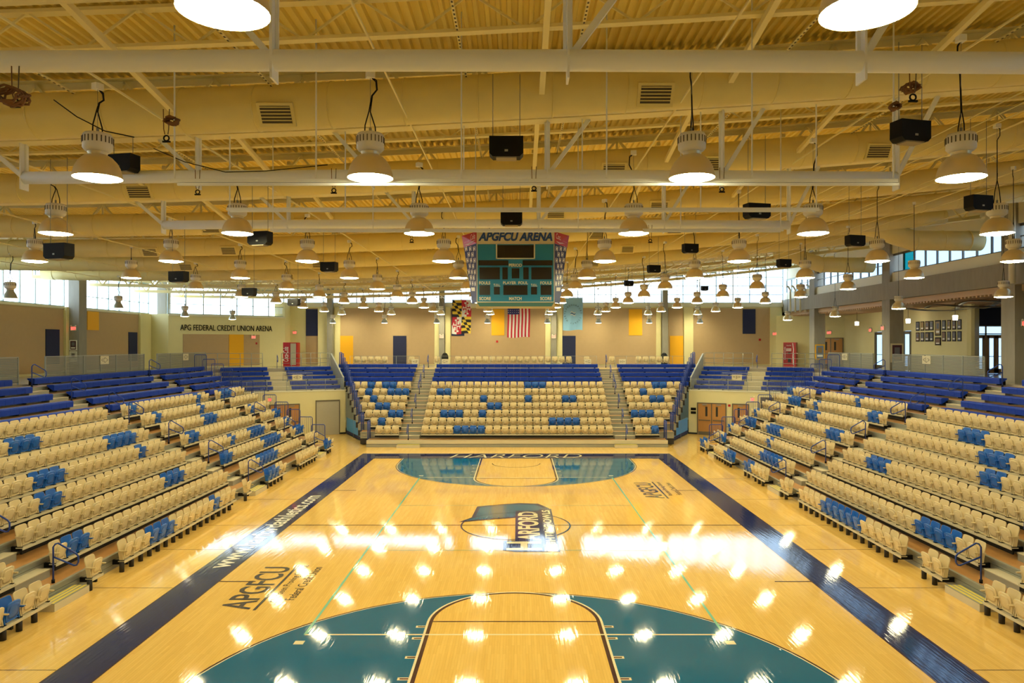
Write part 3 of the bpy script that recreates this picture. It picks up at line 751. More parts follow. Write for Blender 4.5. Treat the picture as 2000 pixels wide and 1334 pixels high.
# blue barricade boards beside the far stand
for s, nm in ((-1, 'left'), (1, 'right')):
    A, B2 = Vector((s * 11.55, 49.3, 0)), Vector((s * 9.75, 45.5, 0)); d = (B2 - A) / 2
    for i in range(2):
        a = A + d * i; c = a + d * .98; o = (a + c) / 2
        e = empty('barricade_board', o, 'light blue barrier board on poles %s of the far stand, %s' % (nm, ('farther', 'nearer')[i]), 'barrier')
        q = MB(); q.bar(a - o + Vector((0, 0, .72)), c - o + Vector((0, 0, .72)), .03, .86, M_lbl); bd = q.obj('board', e)
        q = MB(); q.bar(a - o + Vector((0, 0, .19)), c - o + Vector((0, 0, .19)), .032, .20, M_nav)
        ux = (c - a).normalized() * (1 if s < 0 else -1)
        q.obj('navy_band', bd)
        q = MB()
        for p in (a, c): q.tube([tuple(p - o), tuple(p - o + Vector((0, 0, 1.17)))], .018, M_galv, 6)
        q.tube([tuple(a - o + Vector((0, 0, 1.16))), tuple(c - o + Vector((0, 0, 1.16)))], .015, M_galv, 6); q.obj('pole_frame', e)
    b = MB(); b.poly([(s * 11.6, 49.55), (s * 8.95, 44.2), (s * 11.0, 50.5), (s * 12, 53.1), (s * 13.5, 53.1)][::-s], 0.002, .02, M_dk); b.obj('trim_%d' % (1 if s < 0 else 2), kind='structure')  # near-black sheet painting shade onto the floor of the gap

# ------------------------------------------------------------ walls of the hall
def wall(name, T, t0, t1, z0, z1, mt=None, th=.3, cap=.12):
    q = MB(); q.box(t0, t1, 0, th, z0, z1 - cap, mt or M_wall, T)
    if cap: q.box(t0, t1, -.06, th, z1 - cap, z1, M_sill, T)
    return q.obj(name, kind='structure')
def panel(T, t0, t1, z0, z1, mt, label, proud=.05, name='acoustic_panel', group=None):
    q = MB(); o = Vector(T((t0 + t1) / 2, 0, z0)); q.box(t0, t1, -proud, 0, z0, z1, mt, lambda *a: tuple(Vector(T(*a)) - o))
    return q.obj(name, label=label, cat='wall panel', loc=o, group=group)
def TLW(t, s, z): return (XL - s, t, z)                 # left wall, t = Y
def TFW(t, s, z): return (t, YF + s, z)                 # far wall, t = X
A0, AD = Vector((-24.9, 51.9)), Vector((.752, .659)); AN = Vector((-.659, .752))
def TAW(t, s, z): p = A0 + AD * t + AN * s; return (p.x, p.y, z)
wall('wall_left', TLW, -6, 52.2, 0, 8.28)
wall('wall_left_angle', TAW, 0, 8.65, 4.1, 8.28)
q = MB(); q.box(XL, -24.9, 51.9, 52.2, 4.1, 8.28, M_wall); q.obj('wall_left_return', kind='structure')
wall('wall_far', TFW, -19.0, 21.95, 0, 9.45, cap=.3)
q = MB(); q.box(-19.2, -18.4, 57.6, 59.3, 4.1, 9.45, M_wall); q.obj('wall_far_return', kind='structure')
q = MB(); q.box(-27, 32, -6.3, -6, -.2, 14, M_wall); q.obj('wall_back', kind='structure')
# left wall panels (between the columns)
for a, c, w in ((20, 30.6, 'nearest'), (32.6, 41.9, 'second'), (44.0, 50.2, 'farthest')): panel(TLW, a, c, ZC + .12, 8.12, M_tan, 'large tan acoustic panel on the left wall, %s one' % w)
panel(TLW, 40.3, 41.5, 5.0, 6.95, M_nav, 'navy accent panel on the left wall, nearer one', .09)
panel(TLW, 48.9, 50.0, 5.0, 6.93, M_nav, 'navy accent panel on the left wall, farther one', .09)
panel(TLW, 44.2, 45.4, 6.98, 8.12, M_yel, 'yellow accent panel beside the concrete column on the left wall', .09)
panel(TAW, .98, 6.6, ZC + .1, 6.85, M_tan, 'tan acoustic panel under the arena name')
panel(TAW, 4.26, 5.35, ZC + .1, 6.85, M_yel, 'yellow accent panel under the arena name', .09)
q = MB(); o = Vector(TAW(4, 0, 7.1))
put_text(q, 'APG FEDERAL CREDIT UNION ARENA', Vector(TAW(.8, -.0, 7.12)) - o, (AD.x, AD.y, 0), (0, 0, 1), 6.8, .42, M_black, lift=.005, thick=.04)
q.obj('wall_lettering', label='black raised arena name lettering on the cream angled wall', cat='lettering', loc=o)
fx = lambda p: (p - 1010) * YF / F
fz = lambda y: EYE + (673 - y) * YF / F
for a, c, w in ((665, 849, 'left'), (880, 1065, 'centre'), (1098, 1281, 'right'), (1353, 1503, 'rightmost')):
    panel(TFW, fx(a), fx(c), ZC + .1, fz(602), M_tan, 'tall tan acoustic panel on the far wall, %s one' % w)
panel(TFW, fx(598), fx(622), ZC + .1, fz(602), M_tan, 'narrow tan acoustic panel beside the red vending machine')
panel(TFW, fx(1305), fx(1334), ZC + .1, fz(602), M_tan, 'narrow tan acoustic panel by the right far column')
for a, c, y0, y1, m_, w in ((665, 690, 656, 715, M_yel, 'low yellow accent panel at the left of the far wall'), (768, 794, 656, 715, M_nav, 'low navy accent panel on the left of the far wall'),
                            (882, 907, 604, 656, M_nav, 'high navy accent panel behind the black and gold flag'), (960, 985, 604, 655, M_yel, 'high yellow accent panel beside the striped flag'),
                            (1098, 1124, 656, 715, M_nav, 'low navy accent panel under the light blue flag'), (1228, 1254, 604, 655, M_yel, 'high yellow accent panel on the right of the far wall'),
                            (1308, 1334, 656, 715, M_yel, 'low yellow accent panel at the right of the far wall'), (1450, 1475, 604, 652, M_nav, 'high navy accent panel at the right end of the far wall'),
                            (598, 622, 604, 656, M_nav, 'high navy accent panel above the red vending machine')):
    panel(TFW, fx(a), fx(c), max(fz(y1), ZC + .1), fz(y0), m_, w, .09)
for x, w in ((564, 'leftmost'), (630, 'second'), (657, 'third'), (855, 'fourth'), (875, 'fifth')): pass
def pier(T, a, c, z1, n): q = MB(); q.box(a, c, -.18, 0, ZC, z1, M_wall, T); q.obj('trim_%d' % n, kind='structure')
for i, (a, c) in enumerate(((622, 640), (655, 665), (849, 859), (870, 880), (1065, 1075), (1087, 1098), (1281, 1290), (1335, 1353), (1503, 1520))): pier(TFW, fx(a), fx(c), fz(600), 3 + i)
for i, (a, c) in enumerate(((41.95, 42.3), (50.25, 51.7))): pier(TLW, a, c, 8.25, 20 + i)
# columns
def column(x, y, w, d, z0, z1, label):
    q = MB(); q.box(-w / 2, w / 2, -d / 2, d / 2, 0, z1 - z0, M_conc); return q.obj('concrete_column', label=label, cat='column', loc=(x, y, z0))
for p, w in ((864, 'behind the left flag'), (1081, 'right of the striped flag'), (1297, 'right of the yellow panel'), (647, 'at the left end of the far wall')): column(fx(p), YF - .3, .42, .5, ZC, zd(fx(p)) - .1, 'slim grey concrete column %s' % w)
for y, w in ((31.8, 'nearest in view'), (42.6, 'with posters on it'), (53.0, 'beside the angled wall')): column(-25.75, y, .62, .75, ZC, zd(-25.8) - .1, 'broad concrete column at the left wall, %s' % w)
for y, w in ((32.0, 'at the right edge of the photo'), (42.6, 'with the dark poster'), (53.3, 'beside the yellow poster')): column(22.0, y, .8, .9, ZC, zd(22) - .15, 'broad concrete column on the right, %s' % w)
column(-12.3, 60.8, .3, .3, 9.5, 10.5, '') if False else None
# windows: clerestories
NW = [0]
def clerestory(T, t0, t1, z0, z1f, step, fr, label=None, trans=None, tealp=()):
    NW[0] += 1; nm = 'window_%d' % NW[0]
    q = MB(); n = max(1, round((t1 - t0) / step)); zs = [z1f(t0 + (t1 - t0) * i / n) for i in range(n + 1)]
    for i in range(n + 1):
        t = t0 + (t1 - t0) * i / n; q.box(t - .03, t + .03, .08, .18, z0, zs[i], fr, T)
    for i in range(n):
        a, c = t0 + (t1 - t0) * i / n, t0 + (t1 - t0) * (i + 1) / n
        q.box(a, c, .08, .18, z0, z0 + .06, fr, T); q.box(a, c, .08, .18, min(zs[i], zs[i + 1]) - .12, max(zs[i], zs[i + 1]), fr, T)
        for tz in (trans or ()): q.box(a, c, .09, .17, z0 + tz - .02, z0 + tz + .02, fr, T)
    w = q.obj(nm, kind='structure')
    for i in range(n):
        a, c = t0 + (t1 - t0) * i / n, t0 + (t1 - t0) * (i + 1) / n
        q = MB(); q.box(a + .03, c - .03, .125, .135, z0 + .06, min(zs[i], zs[i + 1]) - .12, M_tglass if i in tealp else M_glass, T); q.obj('pane', w)
clerestory(TLW, 8, 31.4, 8.28, lambda t: zb(XL) + .8, 1.3, M_mull)
clerestory(TLW, 32.2, 42.2, 8.28, lambda t: zb(XL) + .8, 1.2, M_mull)
clerestory(TLW, 43.0, 51.9, 8.28, lambda t: zb(XL) + .8, 1.2, M_mull, trans=(.75,))
clerestory(TAW, 0, 8.6, 8.28, lambda t: zb(A0.x + AD.x * t) + .8, 1.2, M_mull, trans=(.75,))
clerestory(TFW, -18.5, fx(860), 9.45, lambda t: zb(t) + .8, 1.4, M_mull, trans=(.7,))
clerestory(TFW, fx(868), fx(1292), 9.45, lambda t: zb(t) + .8, 1.4, M_mull, trans=(.7, 1.4))
clerestory(TFW, fx(1302), 21.6, 9.45, lambda t: zb(t) + .8, 1.3, M_mull, trans=(.7, 1.4, 2.1))

# added fascia closing the top panes, in place of trusses hiding them
def fascia(nm, T, t0, t1, f, n):
    q = MB()
    for i in range(n):
        a, c = t0 + (t1 - t0) * i / n, t0 + (t1 - t0) * (i + 1) / n; z = f((a + c) / 2); q.box(a, c, .02, .3, z + .8, z + 1.35, M_sill, T)
    q.obj(nm, kind='structure')
fascia('wall_left_added_fascia', TLW, -6, 52.2, lambda t: zb(XL), 1)
fascia('wall_angle_added_fascia', TAW, 0, 8.65, lambda t: zb(A0.x + AD.x * t), 8)
fascia('wall_far_added_fascia', TFW, -19, 21.95, zb, 40)
# right side: beam, sill, clerestory, low corridor behind
q = MB(); q.box(21.55, 21.95, -6, 59, 8.7, 9.7, M_conc); q.obj('concrete_beam', label='long board-marked concrete beam above the right concourse', cat='beam')
def TRW(t, s, z): return (21.75 + s, t, z)
wall('wall_right_sill', TRW, -6, 59, 9.7, 10.25, M_sill, .25, 0)
q = MB(); q.box(21.75, 22.0, -6, 59, 11.35, 13.3, M_sill); q.obj('wall_right_upper', kind='structure')
for a, c, tp in ((10, 31.6, ()), (32.4, 42.2, (7,)), (43.0, 52.9, ()), (53.7, 59, ())): clerestory(TRW, a, c, 10.25, lambda t: 11.36, 1.15, M_mull2 if a < 50 else M_mull, trans=(.55,) if a != 32.4 else (), tealp=tp)
q = MB(); q.box(21.9, 31.2, -6, 59.3, 8.42, 8.8, M_lowc); q.box(21.5, 21.96, 59, 59.3, 8.42, 9.7, M_lowc)
y = 20
while y < 59: q.box(21.96, 31, y, y + .12, 8.34, 8.42, M_lowc); y += .3
q.obj('ceiling_corridor', kind='structure')
def seg_wall(name, pts, z0, z1, mt, th=.2):
    q = MB()
    for (x0, y0), (x1, y1) in zip(pts, pts[1:]):
        d = Vector((x1 - x0, y1 - y0)).normalized(); n = Vector((d.y, -d.x)) * -th
        q.poly([(x0, y0), (x1, y1), (x1 + n.x, y1 + n.y), (x0 + n.x, y0 + n.y)], z0, z1, mt)
    return q.obj(name, kind='structure')
seg_wall('wall_right', [(20.9, 58.6), (25.1, 55.7), (25.1, 51.1)], ZC, 8.4, M_wall, .2)
seg_wall('wall_right_middle', [(25.1, 49.1), (25.1, 47.4)], ZC, 8.4, M_wall, .2)
seg_wall('wall_right_gallery', [(25.1, 46.3), (25.1, 40.2), (26.7, 42.0), (26.7, 42.6)], ZC, 8.4, M_wall, .2)
seg_wall('wall_right_lintel', [(25.1, 51.1), (25.1, 49.1)], 6.98, 8.4, M_wall, .2)
seg_wall('wall_right_lintel_2', [(25.1, 47.4), (25.1, 46.3)], 6.98, 8.4, M_wall, .2)
q = MB(); q.box(26.7, 31, 42.4, 42.6, 7.2, 8.4, M_nav); q.box(28.6, 31, 42.4, 42.6, ZC, 7.2, M_conc); q.obj('wall_entrance', kind='structure')
q = MB(); q.box(31, 31.2, -6, 42.6, ZC, 8.4, M_wall); q.obj('wall_outer', kind='structure')
# glass entrance doors
def glass_door(name, T, a, c, z0, H, leaves, label, fr):
    o = Vector(T((a + c) / 2, 0, z0)); TL = lambda *aa: tuple(Vector(T(*aa)) - o); e = empty(name, o, label, 'door')
    w = (c - a) / leaves; q = MB(); q.box(a - .06, a, -.03, .06, z0, z0 + H + .06, fr, TL); q.box(c, c + .06, -.03, .06, z0, z0 + H + .06, fr, TL); q.box(a, c, -.03, .06, z0 + H, z0 + H + .06, fr, TL); q.obj('door_frame', e)
    for i in range(leaves):
        l0, l1 = a + i * w + .01, a + (i + 1) * w - .01; q = MB()
        st = .13
        q.box(l0, l0 + st, 0, .045, z0 + .01, z0 + H, fr, TL); q.box(l1 - st, l1, 0, .045, z0 + .01, z0 + H, fr, TL)
        q.box(l0, l1, 0, .045, z0 + .01, z0 + .28, fr, TL); q.box(l0, l1, 0, .045, z0 + H - .14, z0 + H, fr, TL); q.box(l0, l1, -.05, -.02, z0 + .98, z0 + 1.02, fr, TL)
        lf = q.obj('door_leaf', e); q = MB(); q.box(l0 + st, l1 - st, .018, .026, z0 + .28, z0 + H - .14, M_glass, TL); q.obj('glass_pane', lf)
def TE(t, s, z): return (t, 42.42 + s, z)
M_taup = mat('taupe_door_metal', (.34, .24, .17), .45)
glass_door('door_entrance', TE, 27.42, 28.5, ZC, 2.2, 2, 'glazed taupe double entrance doors in the right corridor', M_taup)
glass_door('door_sidelight', TE, 26.78, 27.3, ZC, 2.2, 1, 'narrow glazed taupe door left of the entrance doors', M_taup)
q = MB(); q.box(26.75, 28.55, .0, .05, 2.28, 2.34, M_taup); q.box(26.75, 28.55, 0, .05, 2.74, 2.82, M_taup); q.box(27.32, 27.40, 0, .05, 0, 2.8, M_taup)
f_ = q.obj('window_transom', kind='structure', loc=(0, 42.42, ZC)); q = MB(); q.box(26.8, 28.5, .02, .03, 2.34, 2.74, M_glass); q.obj('pane', f_)
def TRR(t, s, z): return (25.1 + s, t, z)
glass_door('door_side', TRR, 49.25, 50.95, ZC, 2.5, 1, 'dark framed glass exit door between the right columns', M_frame)
glass_door('door_side_far', TRR, 46.4, 47.3, ZC, 2.5, 1, 'dark framed glass exit door partly behind the column', M_frame)
AR0, ARD = Vector((20.9, 58.6)), Vector((4.2, -2.9)).normalized(); ARN = Vector((-ARD.y, ARD.x))
def TAR(t, s, z): p = AR0 + ARD * t + ARN * s; return (p.x, p.y, z)
door_leaf_set('door_concourse', TAR, 3.25, 4.95, ZC, 2.15, 2, 'brown double doors behind the yellow poster on the right concourse', proud=-.05)
exit_sign(TAR(4.0, -.08, 6.9), R(-35), 'red exit sign above the brown concourse doors')
exit_sign((25.0, 51.5, 7.0), R(-90), 'red exit sign on the cream wall beside the glass exit door')
exit_sign((21.55, 42.9, 6.95), R(-90), 'red exit sign on the side of the poster column on the right')
exit_sign((22.0, 31.45, 6.9), 0, 'red exit sign on the column at the right edge')
exit_sign((fx(1511), YF - .25, 6.85), 0, 'red exit sign on the cream pier at the right end of the far wall')
exit_sign((fx(864), YF - .62, 6.62), 0, 'red exit sign on the slim column left of the flags')
exit_sign((fx(1081), YF - .62, 6.62), 0, 'red exit sign on the slim column right of the flags')
exit_sign(TAW(6.1, -.12, 6.55), R(41), 'red exit sign on the tan panel under the arena name')
exit_sign((-25.75, 42.18, 6.92), 0, 'red exit sign above posters on the left column')
exit_sign((fx(576), YF - .05, 6.95), 0, 'red exit sign above the glass-door cooler')
# framed pictures on the gallery wall
def TG(t, s, z): return (25.1 + s, t, z)
k_ = 0; pc = [(.10, .12, .18), (.22, .12, .08), (.12, .10, .12), (.30, .20, .08), (.16, .16, .2)]
gz = lambda y, Y: EYE + (673 - y) * Y / F
def picture(T, t0, t1, z0, z1, fr, art, label, stripe=M_wht):
    o = Vector(T((t0 + t1) / 2, 0, z0)); TL = lambda *a: tuple(Vector(T(*a)) - o); e = empty('framed_picture', o, label, 'picture')
    q = MB(); q.box(t0, t1, -.03, 0, z0, z1, fr, TL); q.obj('picture_frame', e); w = (t1 - t0) * .12
    q = MB(); q.box(t0 + w, t1 - w, -.034, -.03, z0 + w, z1 - w, art, TL)
    q.box(t0 + w * 1.8, t1 - w * 1.8, -.037, -.034, z0 + (z1 - z0) * .18, z0 + (z1 - z0) * .32, stripe, TL)
    q.box(t0 + w * 2.4, t1 - w * 2.4, -.037, -.034, z0 + (z1 - z0) * .45, z0 + (z1 - z0) * .8, mat('art_%d' % random.randrange(5), pc[random.randrange(5)], .5), TL); q.obj('print', e)
for i, m_ in enumerate(pc): mat('art_%d' % i, m_, .5)
pxs_t = [(1789, 1797), (1798, 1806), (1807, 1816), (1816, 1824), None, (1840, 1848), (1850, 1858), (1860, 1868), (1870, 1879)]
for r_, (za, zb_) in enumerate(((6.95, 7.52), (6.28, 6.85))):
    j = 0
    for i, pr in enumerate(pxs_t):
        if pr is None: continue
        j += 1; ya, yb = F * 25.1 / (pr[0] - CX), F * 25.1 / (pr[1] - CX)
        picture(TG, yb + .03, ya - .03, za, zb_, M_black, MATS['art_%d' % ((i * 3 + r_) % 5)], 'small framed picture, %s from the left in the %s row on the gallery wall' % (ORD[j], ('upper', 'lower')[r_]))
ya, yb = F * 25.1 / (1827 - CX), F * 25.1 / (1838 - CX)
picture(TG, yb, ya, 6.62, 7.54, M_black, MATS['art_3'], 'large framed portrait picture in the middle of the gallery wall')
picture(TG, yb, ya, 6.05, 6.52, M_black, MATS['art_1'], 'framed picture under the large portrait on the gallery wall')
def TPC(yf): return lambda t, s, z: (t, yf + s, z)
picture(TPC(52.85), 21.65, 22.35, 5.0, 6.1, M_yel, mat('poster_blue', (.15, .22, .35), .5), 'yellow-edged poster on the far right concrete column')
picture(TPC(42.15), 21.65, 22.38, 5.05, 6.15, M_cream2, mat('poster_maroon', (.06, .015, .04), .5), 'dark maroon poster in a pale frame on the right column', mat('poster_gold', (.35, .16, .03), .5))
picture(TPC(42.22), -25.98, -25.55, 5.75, 6.35, M_wht, MATS['poster_maroon'], 'upper red poster on the left concrete column')
picture(TPC(42.22), -25.98, -25.55, 5.1, 5.7, M_wht, mat('poster_pale', (.6, .6, .6), .5), 'lower pale poster on the left concrete column')

# vending machines
def vend(x, y, rz, label, style):
    e = empty('vending_machine', (x, y, ZC), label, 'vending machine', None, rz)
    q = MB(); q.box(-.46, .46, -.40, .40, .0, 1.86, M_red); q.obj('cabinet', e)
    q = MB()
    if style:
        put_text(q, 'Coca-Cola', (.36, -.401, .35), (0, 0, 1), (-1, 0, 0), 1.15, .42, M_wht, shear=.25, bold=.01, lift=.004); q.obj('front_lettering', e)
    else:
        q.box(-.44, .14, -.415, -.401, .1, 1.8, mat('dark_red', (.30, .005, .012), .35)); q.obj('front_panel', e)
        q = MB(); put_text(q, 'Coca-Cola', (-.30, -.418, .5), (0, 0, 1), (-1, 0, 0), 1.0, .1, M_wht, shear=.25, lift=.004); put_text(q, 'Coca-Cola', (-.22, -.418, 1.58), (1, 0, 0), (0, 0, 1), .34, .09, M_wht, shear=.25, lift=.004); q.obj('lettering', e)
        q = MB()
        for r in range(2):
            for c in range(4): q.box(-.24 + c * .1, -.17 + c * .1, -.425, -.415, 1.3 - r * .12, 1.38 - r * .12, M_wht)
        q.box(-.1, .08, -.425, -.415, .95, 1.08, M_slot); q.box(-.12, .1, -.425, -.415, .3, .62, M_slot); q.obj('selection_buttons', e)
        q = MB(); pts = [(.2, 1.8), (.27, 1.3), (.22, .8), (.26, .1), (.32, .1), (.28, .8), (.33, 1.3), (.26, 1.8)]
        q.add([(a, -.404, c) for a, c in pts], [tuple(range(8))], M_wht); q.obj('white_swoosh', e)
vend(fx(566), 57.9, 0, 'red vending machine with vertical white script, left end of the far wall', True)
vend(21.5, 57.2, R(-30), 'red vending machine with selection buttons beside the right column', False)
e = empty('drinks_cooler', (fx(566) + .76, 57.9, ZC), 'tall cooler with pale glass door next to the left vending machine', 'cooler')
q = MB(); q.box(-.28, .28, -.36, .38, 0, 1.85, M_red); q.obj('cabinet', e)
q = MB(); q.box(-.25, .19, -.375, -.361, .08, 1.78, M_roll); q.box(.20, .26, -.39, -.36, .1, 1.8, M_red); q.obj('glass_door', e)

# concourse fences with slats
def fence(s, y0, y1, letter, label):
    x = s * 21.35; n = max(2, round((y1 - y0) / 1.5)); o = Vector((x, (y0 + y1) / 2, ZC))
    e = empty('slatted_fence', o, label, 'fence', 'grey slatted fences behind the side stands'); q = MB()
    for i in range(n + 1): yy = y0 + (y1 - y0) * i / n - o.y; q.box(-.025, .025, yy - .025, yy + .025, 0, 1.14, M_galv)
    q.box(-.03, .03, y0 - o.y, y1 - o.y, 1.12, 1.16, M_galv); q.obj('post_frame', e)
    q = MB()
    for i in range(15): q.box(-.012, .012, y0 - o.y, y1 - o.y, .048 + i * .071, .107 + i * .071, M_slat)
    q.obj('slats', e)
    q = MB(); m_ = (y0 + y1) / 2 - o.y + (.3 if s < 0 else .6); q.box(-s * .05, -s * .03, m_ - .38, m_ + .38, .68, 1.1, M_cream2)
    put_text(q, '<%s>' % letter, (-s * .05, m_ - .3 * (-s), .76), (0, -s, 0), (0, 0, 1), .6, .26, M_frame, lift=.004); q.obj('letter_plate', e)
fence(-1, 22.5, 31.1, 'B', 'grey slatted fence at the left edge of the photo')
fence(-1, 32.9, 41.6, 'C', 'grey slatted fence with plate C behind the left stand')
fence(-1, 43.1, 49.8, 'D', 'grey slatted fence with plate D behind the left stand')
fence(1, 33.2, 41.3, 'L', 'grey slatted fence with plate L behind the right stand')
fence(1, 43.6, 49.8, 'K', 'grey slatted fence with plate K behind the right stand')
# rail and letter plates on top of the far stand
for a, c, w, lt in ((-12.3, -7.2, 'left', 'F'), (-5.85, 5.85, 'centre', 'G'), (7.2, 12.3, 'right', 'H')):
    e = empty('mesh_guard', ((a + c) / 2, 53.55, ZC), 'low thin wire guard along the top of the far stand, %s part' % w, 'fence'); m_ = (a + c) / 2
    q = MB(); t = a
    while t <= c + .01: q.tube([(t - m_, 0, 0), (t - m_, 0, .85)], .015, M_galv, 6); t += (c - a) / 6
    for z in (.1, .85): q.tube([(a - m_, 0, z), (c - m_, 0, z)], .012, M_galv, 6)
    q.obj('post_frame', e); q = MB()
    for i in range(6): q.tube([(a - m_, 0, .2 + i * .11), (c - m_, 0, .2 + i * .11)], .004, M_galv, 4)
    q.obj('wires', e)
    for xx in ((c - .55,) if lt == 'F' else (a + .3, c - .9) if lt == 'G' else (a + .3,)):
        q = MB(); q.box(xx - m_, xx - m_ + .5, -.03, -.015, .25, .62, M_cream2); put_text(q, {'F': '<F', 'G': 'G>' if xx < 0 else '<G', 'H': 'H>'}[lt], (xx - m_ + .07, -.031, .33), (1, 0, 0), (0, 0, 1), .36, .2, M_frame, lift=.003); q.obj('letter_plate', e)
for x, w in ((fx(875), 'left'), (fx(1285), 'right')):
    q = MB(); q.lathe([(.0, 0), (.24, 0), (.27, .7), (.25, .85), (.14, 1.02), (0, 1.06)], M_black, 16); q.obj('rubbish_bin', label='black domed rubbish bin on the far concourse, %s one' % w, cat='bin', loc=(x, 56.5, ZC))

# ------------------------------------------------------------ roof
q = MB(); P = []
x = -26.5; step = .17
while x < 22.0:
    for dx, h in ((0, 0), (.06, 0), (.08, .075), (.15, .075)): P.append((x + dx, zd(x) + h))
    x += step
vs = [(a, y, z) for y in (-6.2, 59.3) for a, z in P]; n = len(P)
q.add(vs, [(i, i + 1, n + i + 1, n + i) for i in range(n - 1)], M_deck)
vs = [(a, y, z + .25) for y in (-6.2, 59.3) for a, z in P[::40] + [P[-1]]]; n = len(vs) // 2
q.add(vs, [(i, n + i, n + i + 1, i + 1) for i in range(n - 1)], M_deck)
q.obj('ceiling', kind='structure')
TY = [2.6 + 5.2 * i for i in range(0, 11)]
NP = 30; xs = [-26.0 + (47.5) * i / NP for i in range(NP + 1)]
def truss(yt, idx):
    e = empty('roof_truss', (0, yt, 10), 'cream roof truss across the hall, %s one from the camera' % ORD[idx], 'truss', 'roof trusses')
    q = MB()
    for a, c in zip(xs, xs[1:]): q.box(a, c, -.14, .14, 0, .02, M_beam, lambda x, y, z: (x, y, zd(x) - .10 + z - 10)); q.box(a, c, -.02, .02, -.12, 0, M_beam, lambda x, y, z: (x, y, zd(x) - .10 + z - 10))
    q.obj('top_chord', e); q = MB()
    for a, c in zip(xs, xs[1:]):
        q.box(a, c, -.15, .15, 0, .02, M_beam, lambda x, y, z: (x, y, zb(x) + z - 10)); q.box(a, c, -.03, .03, .02, .19, M_beam, lambda x, y, z: (x, y, zb(x) + z - 10)); q.box(a, c, -.15, -.13, .02, .05, M_beam, lambda x, y, z: (x, y, zb(x) + z - 10))
    q.obj('bottom_chord', e); q = MB()
    for i, (a, c) in enumerate(zip(xs, xs[1:])):
        m_ = (a + c) / 2
        for sy in (-.035, .035):
            q.bar((a, sy, zd(a) - 10.12), (m_, sy, zb(m_) - 9.92), .035, .05, M_beam); q.bar((m_, sy, zb(m_) - 9.92), (c, sy, zd(c) - 10.12), .035, .05, M_beam)
        if i % 2 == 0: q.bar((a, 0, zd(a) - 10.1), (a, 0, zb(a) - 9.95), .05, .05, M_beam)
    q.obj('web', e)
for i, y in enumerate(TY): truss(y, i + 1)
# intermediate light joists between the trusses
for i, y in enumerate([5.2 * k for k in range(1, 12)]):
    e = empty('roof_joist', (0, y, 10), 'lighter cream roof joist between trusses, %s one from the camera' % ORD[i + 1], 'joist', 'roof joists')
    q = MB()
    for a, c in zip(xs, xs[1:]): q.box(a, c, -.08, .08, 0, .05, M_beam, lambda x, y, z: (x, y, zd(x) - .08 + z - 10))
    q.obj('top_chord', e); q = MB()
    for a, c in zip(xs, xs[1:]): q.box(a, c, -.07, .07, 0, .05, M_beam, lambda x, y, z: (x, y, zd(x) - .62 + z - 10))
    q.obj('bottom_chord', e); q = MB()
    for a, c in zip(xs, xs[1:]):
        m_ = (a + c) / 2; q.bar((a, 0, zd(a) - 10.05), (m_, 0, zd(m_) - 10.6), .03, .03, M_beam); q.bar((m_, 0, zd(m_) - 10.6), (c, 0, zd(c) - 10.05), .03, .03, M_beam)
    q.obj('web', e)
# pipe chords with posts
PX = [-8.85 + 3.13 * i for i in range(6)]
def cz(x): return 9.07 + .05 * math.cos((x + 1.1) / 9 * PI / 2)
for i, y in enumerate((7.75, 13.05, 18.2)):
    e = empty('pipe_chord', (0, y, 9), 'white round steel pipe chord on posts below the roof, %s from the camera' % ORD[i + 1], 'steel pipe', 'pipe chords'); q = MB()
    q.tube([(x, 0, cz(x) - 9) for x in [PX[0] - (.0)] + PX[1:-1] + [PX[-1]]], .112, M_white, 20); q.obj('pipe', e)
    for x in PX:
        q = MB(); q.box(x - .05, x + .05, -.012, .012, cz(x) - 9.1, zb(x) - 8.9, M_white); q.box(x - .012, x + .012, -.11, .11, cz(x) - 9.22, zb(x) - 8.9, M_white)
        q.obj('post', e)
        if x > PX[0] and x < PX[-1] - .1:
            pass
        q = MB(); q.bar((x, 0, cz(x) - 9), (x + (.75 if x > -1 else -.75), 0, zb(x) - 8.95), .07, .07, M_white); q.obj('brace', e)
    # long sloping braces down the length of the hall
for lane, x in enumerate((-8.85, -5.72, .41, 3.54, 6.67)):
    for i, (ya, yb) in enumerate(((2.6, 7.75), (7.8, 13.05), (13.0, 18.2), (18.2, 23.4))):
        q = MB(); o = Vector((x, ya, 10)); q.bar((0, 0, zd(x) - 10.3), (0, yb - ya, zb(x) - 9.95), .09, .09, M_beam)
        q.obj('roof_brace', label='sloping cream brace between trusses, bay %s from the camera, %s from the left' % (ORD[i + 1], ORD[lane + 1]), cat='brace', group='roof braces', loc=o)
# perforated channels and thin conduits along the hall
LANES = [-21.6, -17.7, -13.8, -9.9, -6.0, -2.1, 2.5, 6.35, 10.3, 14.2, 18.2]
for i, x in enumerate(LANES):
    q = MB(); q.bar((0, 0, -.03), (0, 56, -.03), .022, .03, M_beam); q.obj('conduit', label='thin cream conduit along the hall carrying lamps, %s from the left' % ORD[i + 1], cat='conduit', group='lamp conduits', loc=(x + .25, 2.8, zb(x)))
for i, x in enumerate((-7.4, -4.1, -.85, .95, 4.4, 8.0)):
    q = MB(); z = zb(x) - 10
    q.box(-.02, .02, 0, 50, z + .55, z + .575, M_beam)
    for j in range(150): q.box(-.012, .012, j * .12 + 2, j * .12 + 2.05, z + .546, z + .551, M_grille)
    q.obj('perforated_channel', label='perforated steel channel hung along the roof, %s from the left' % ORD[i + 1], cat='steel channel', group='perforated channels', loc=(x, 3, 10))
for i, x in enumerate((9.0, 9.5, 9.9, 12.0, 12.4, 15.5)):
    q = MB(); q.tube([(0, 0, 0), (0, 54, 0)], .012, M_beam, 6); q.obj('conduit_pipe', label='thin electrical pipe running along the right of the roof, %s from the left' % ORD[i + 1], cat='conduit', group='electrical pipes', loc=(x, 4, zb(x) - .08))

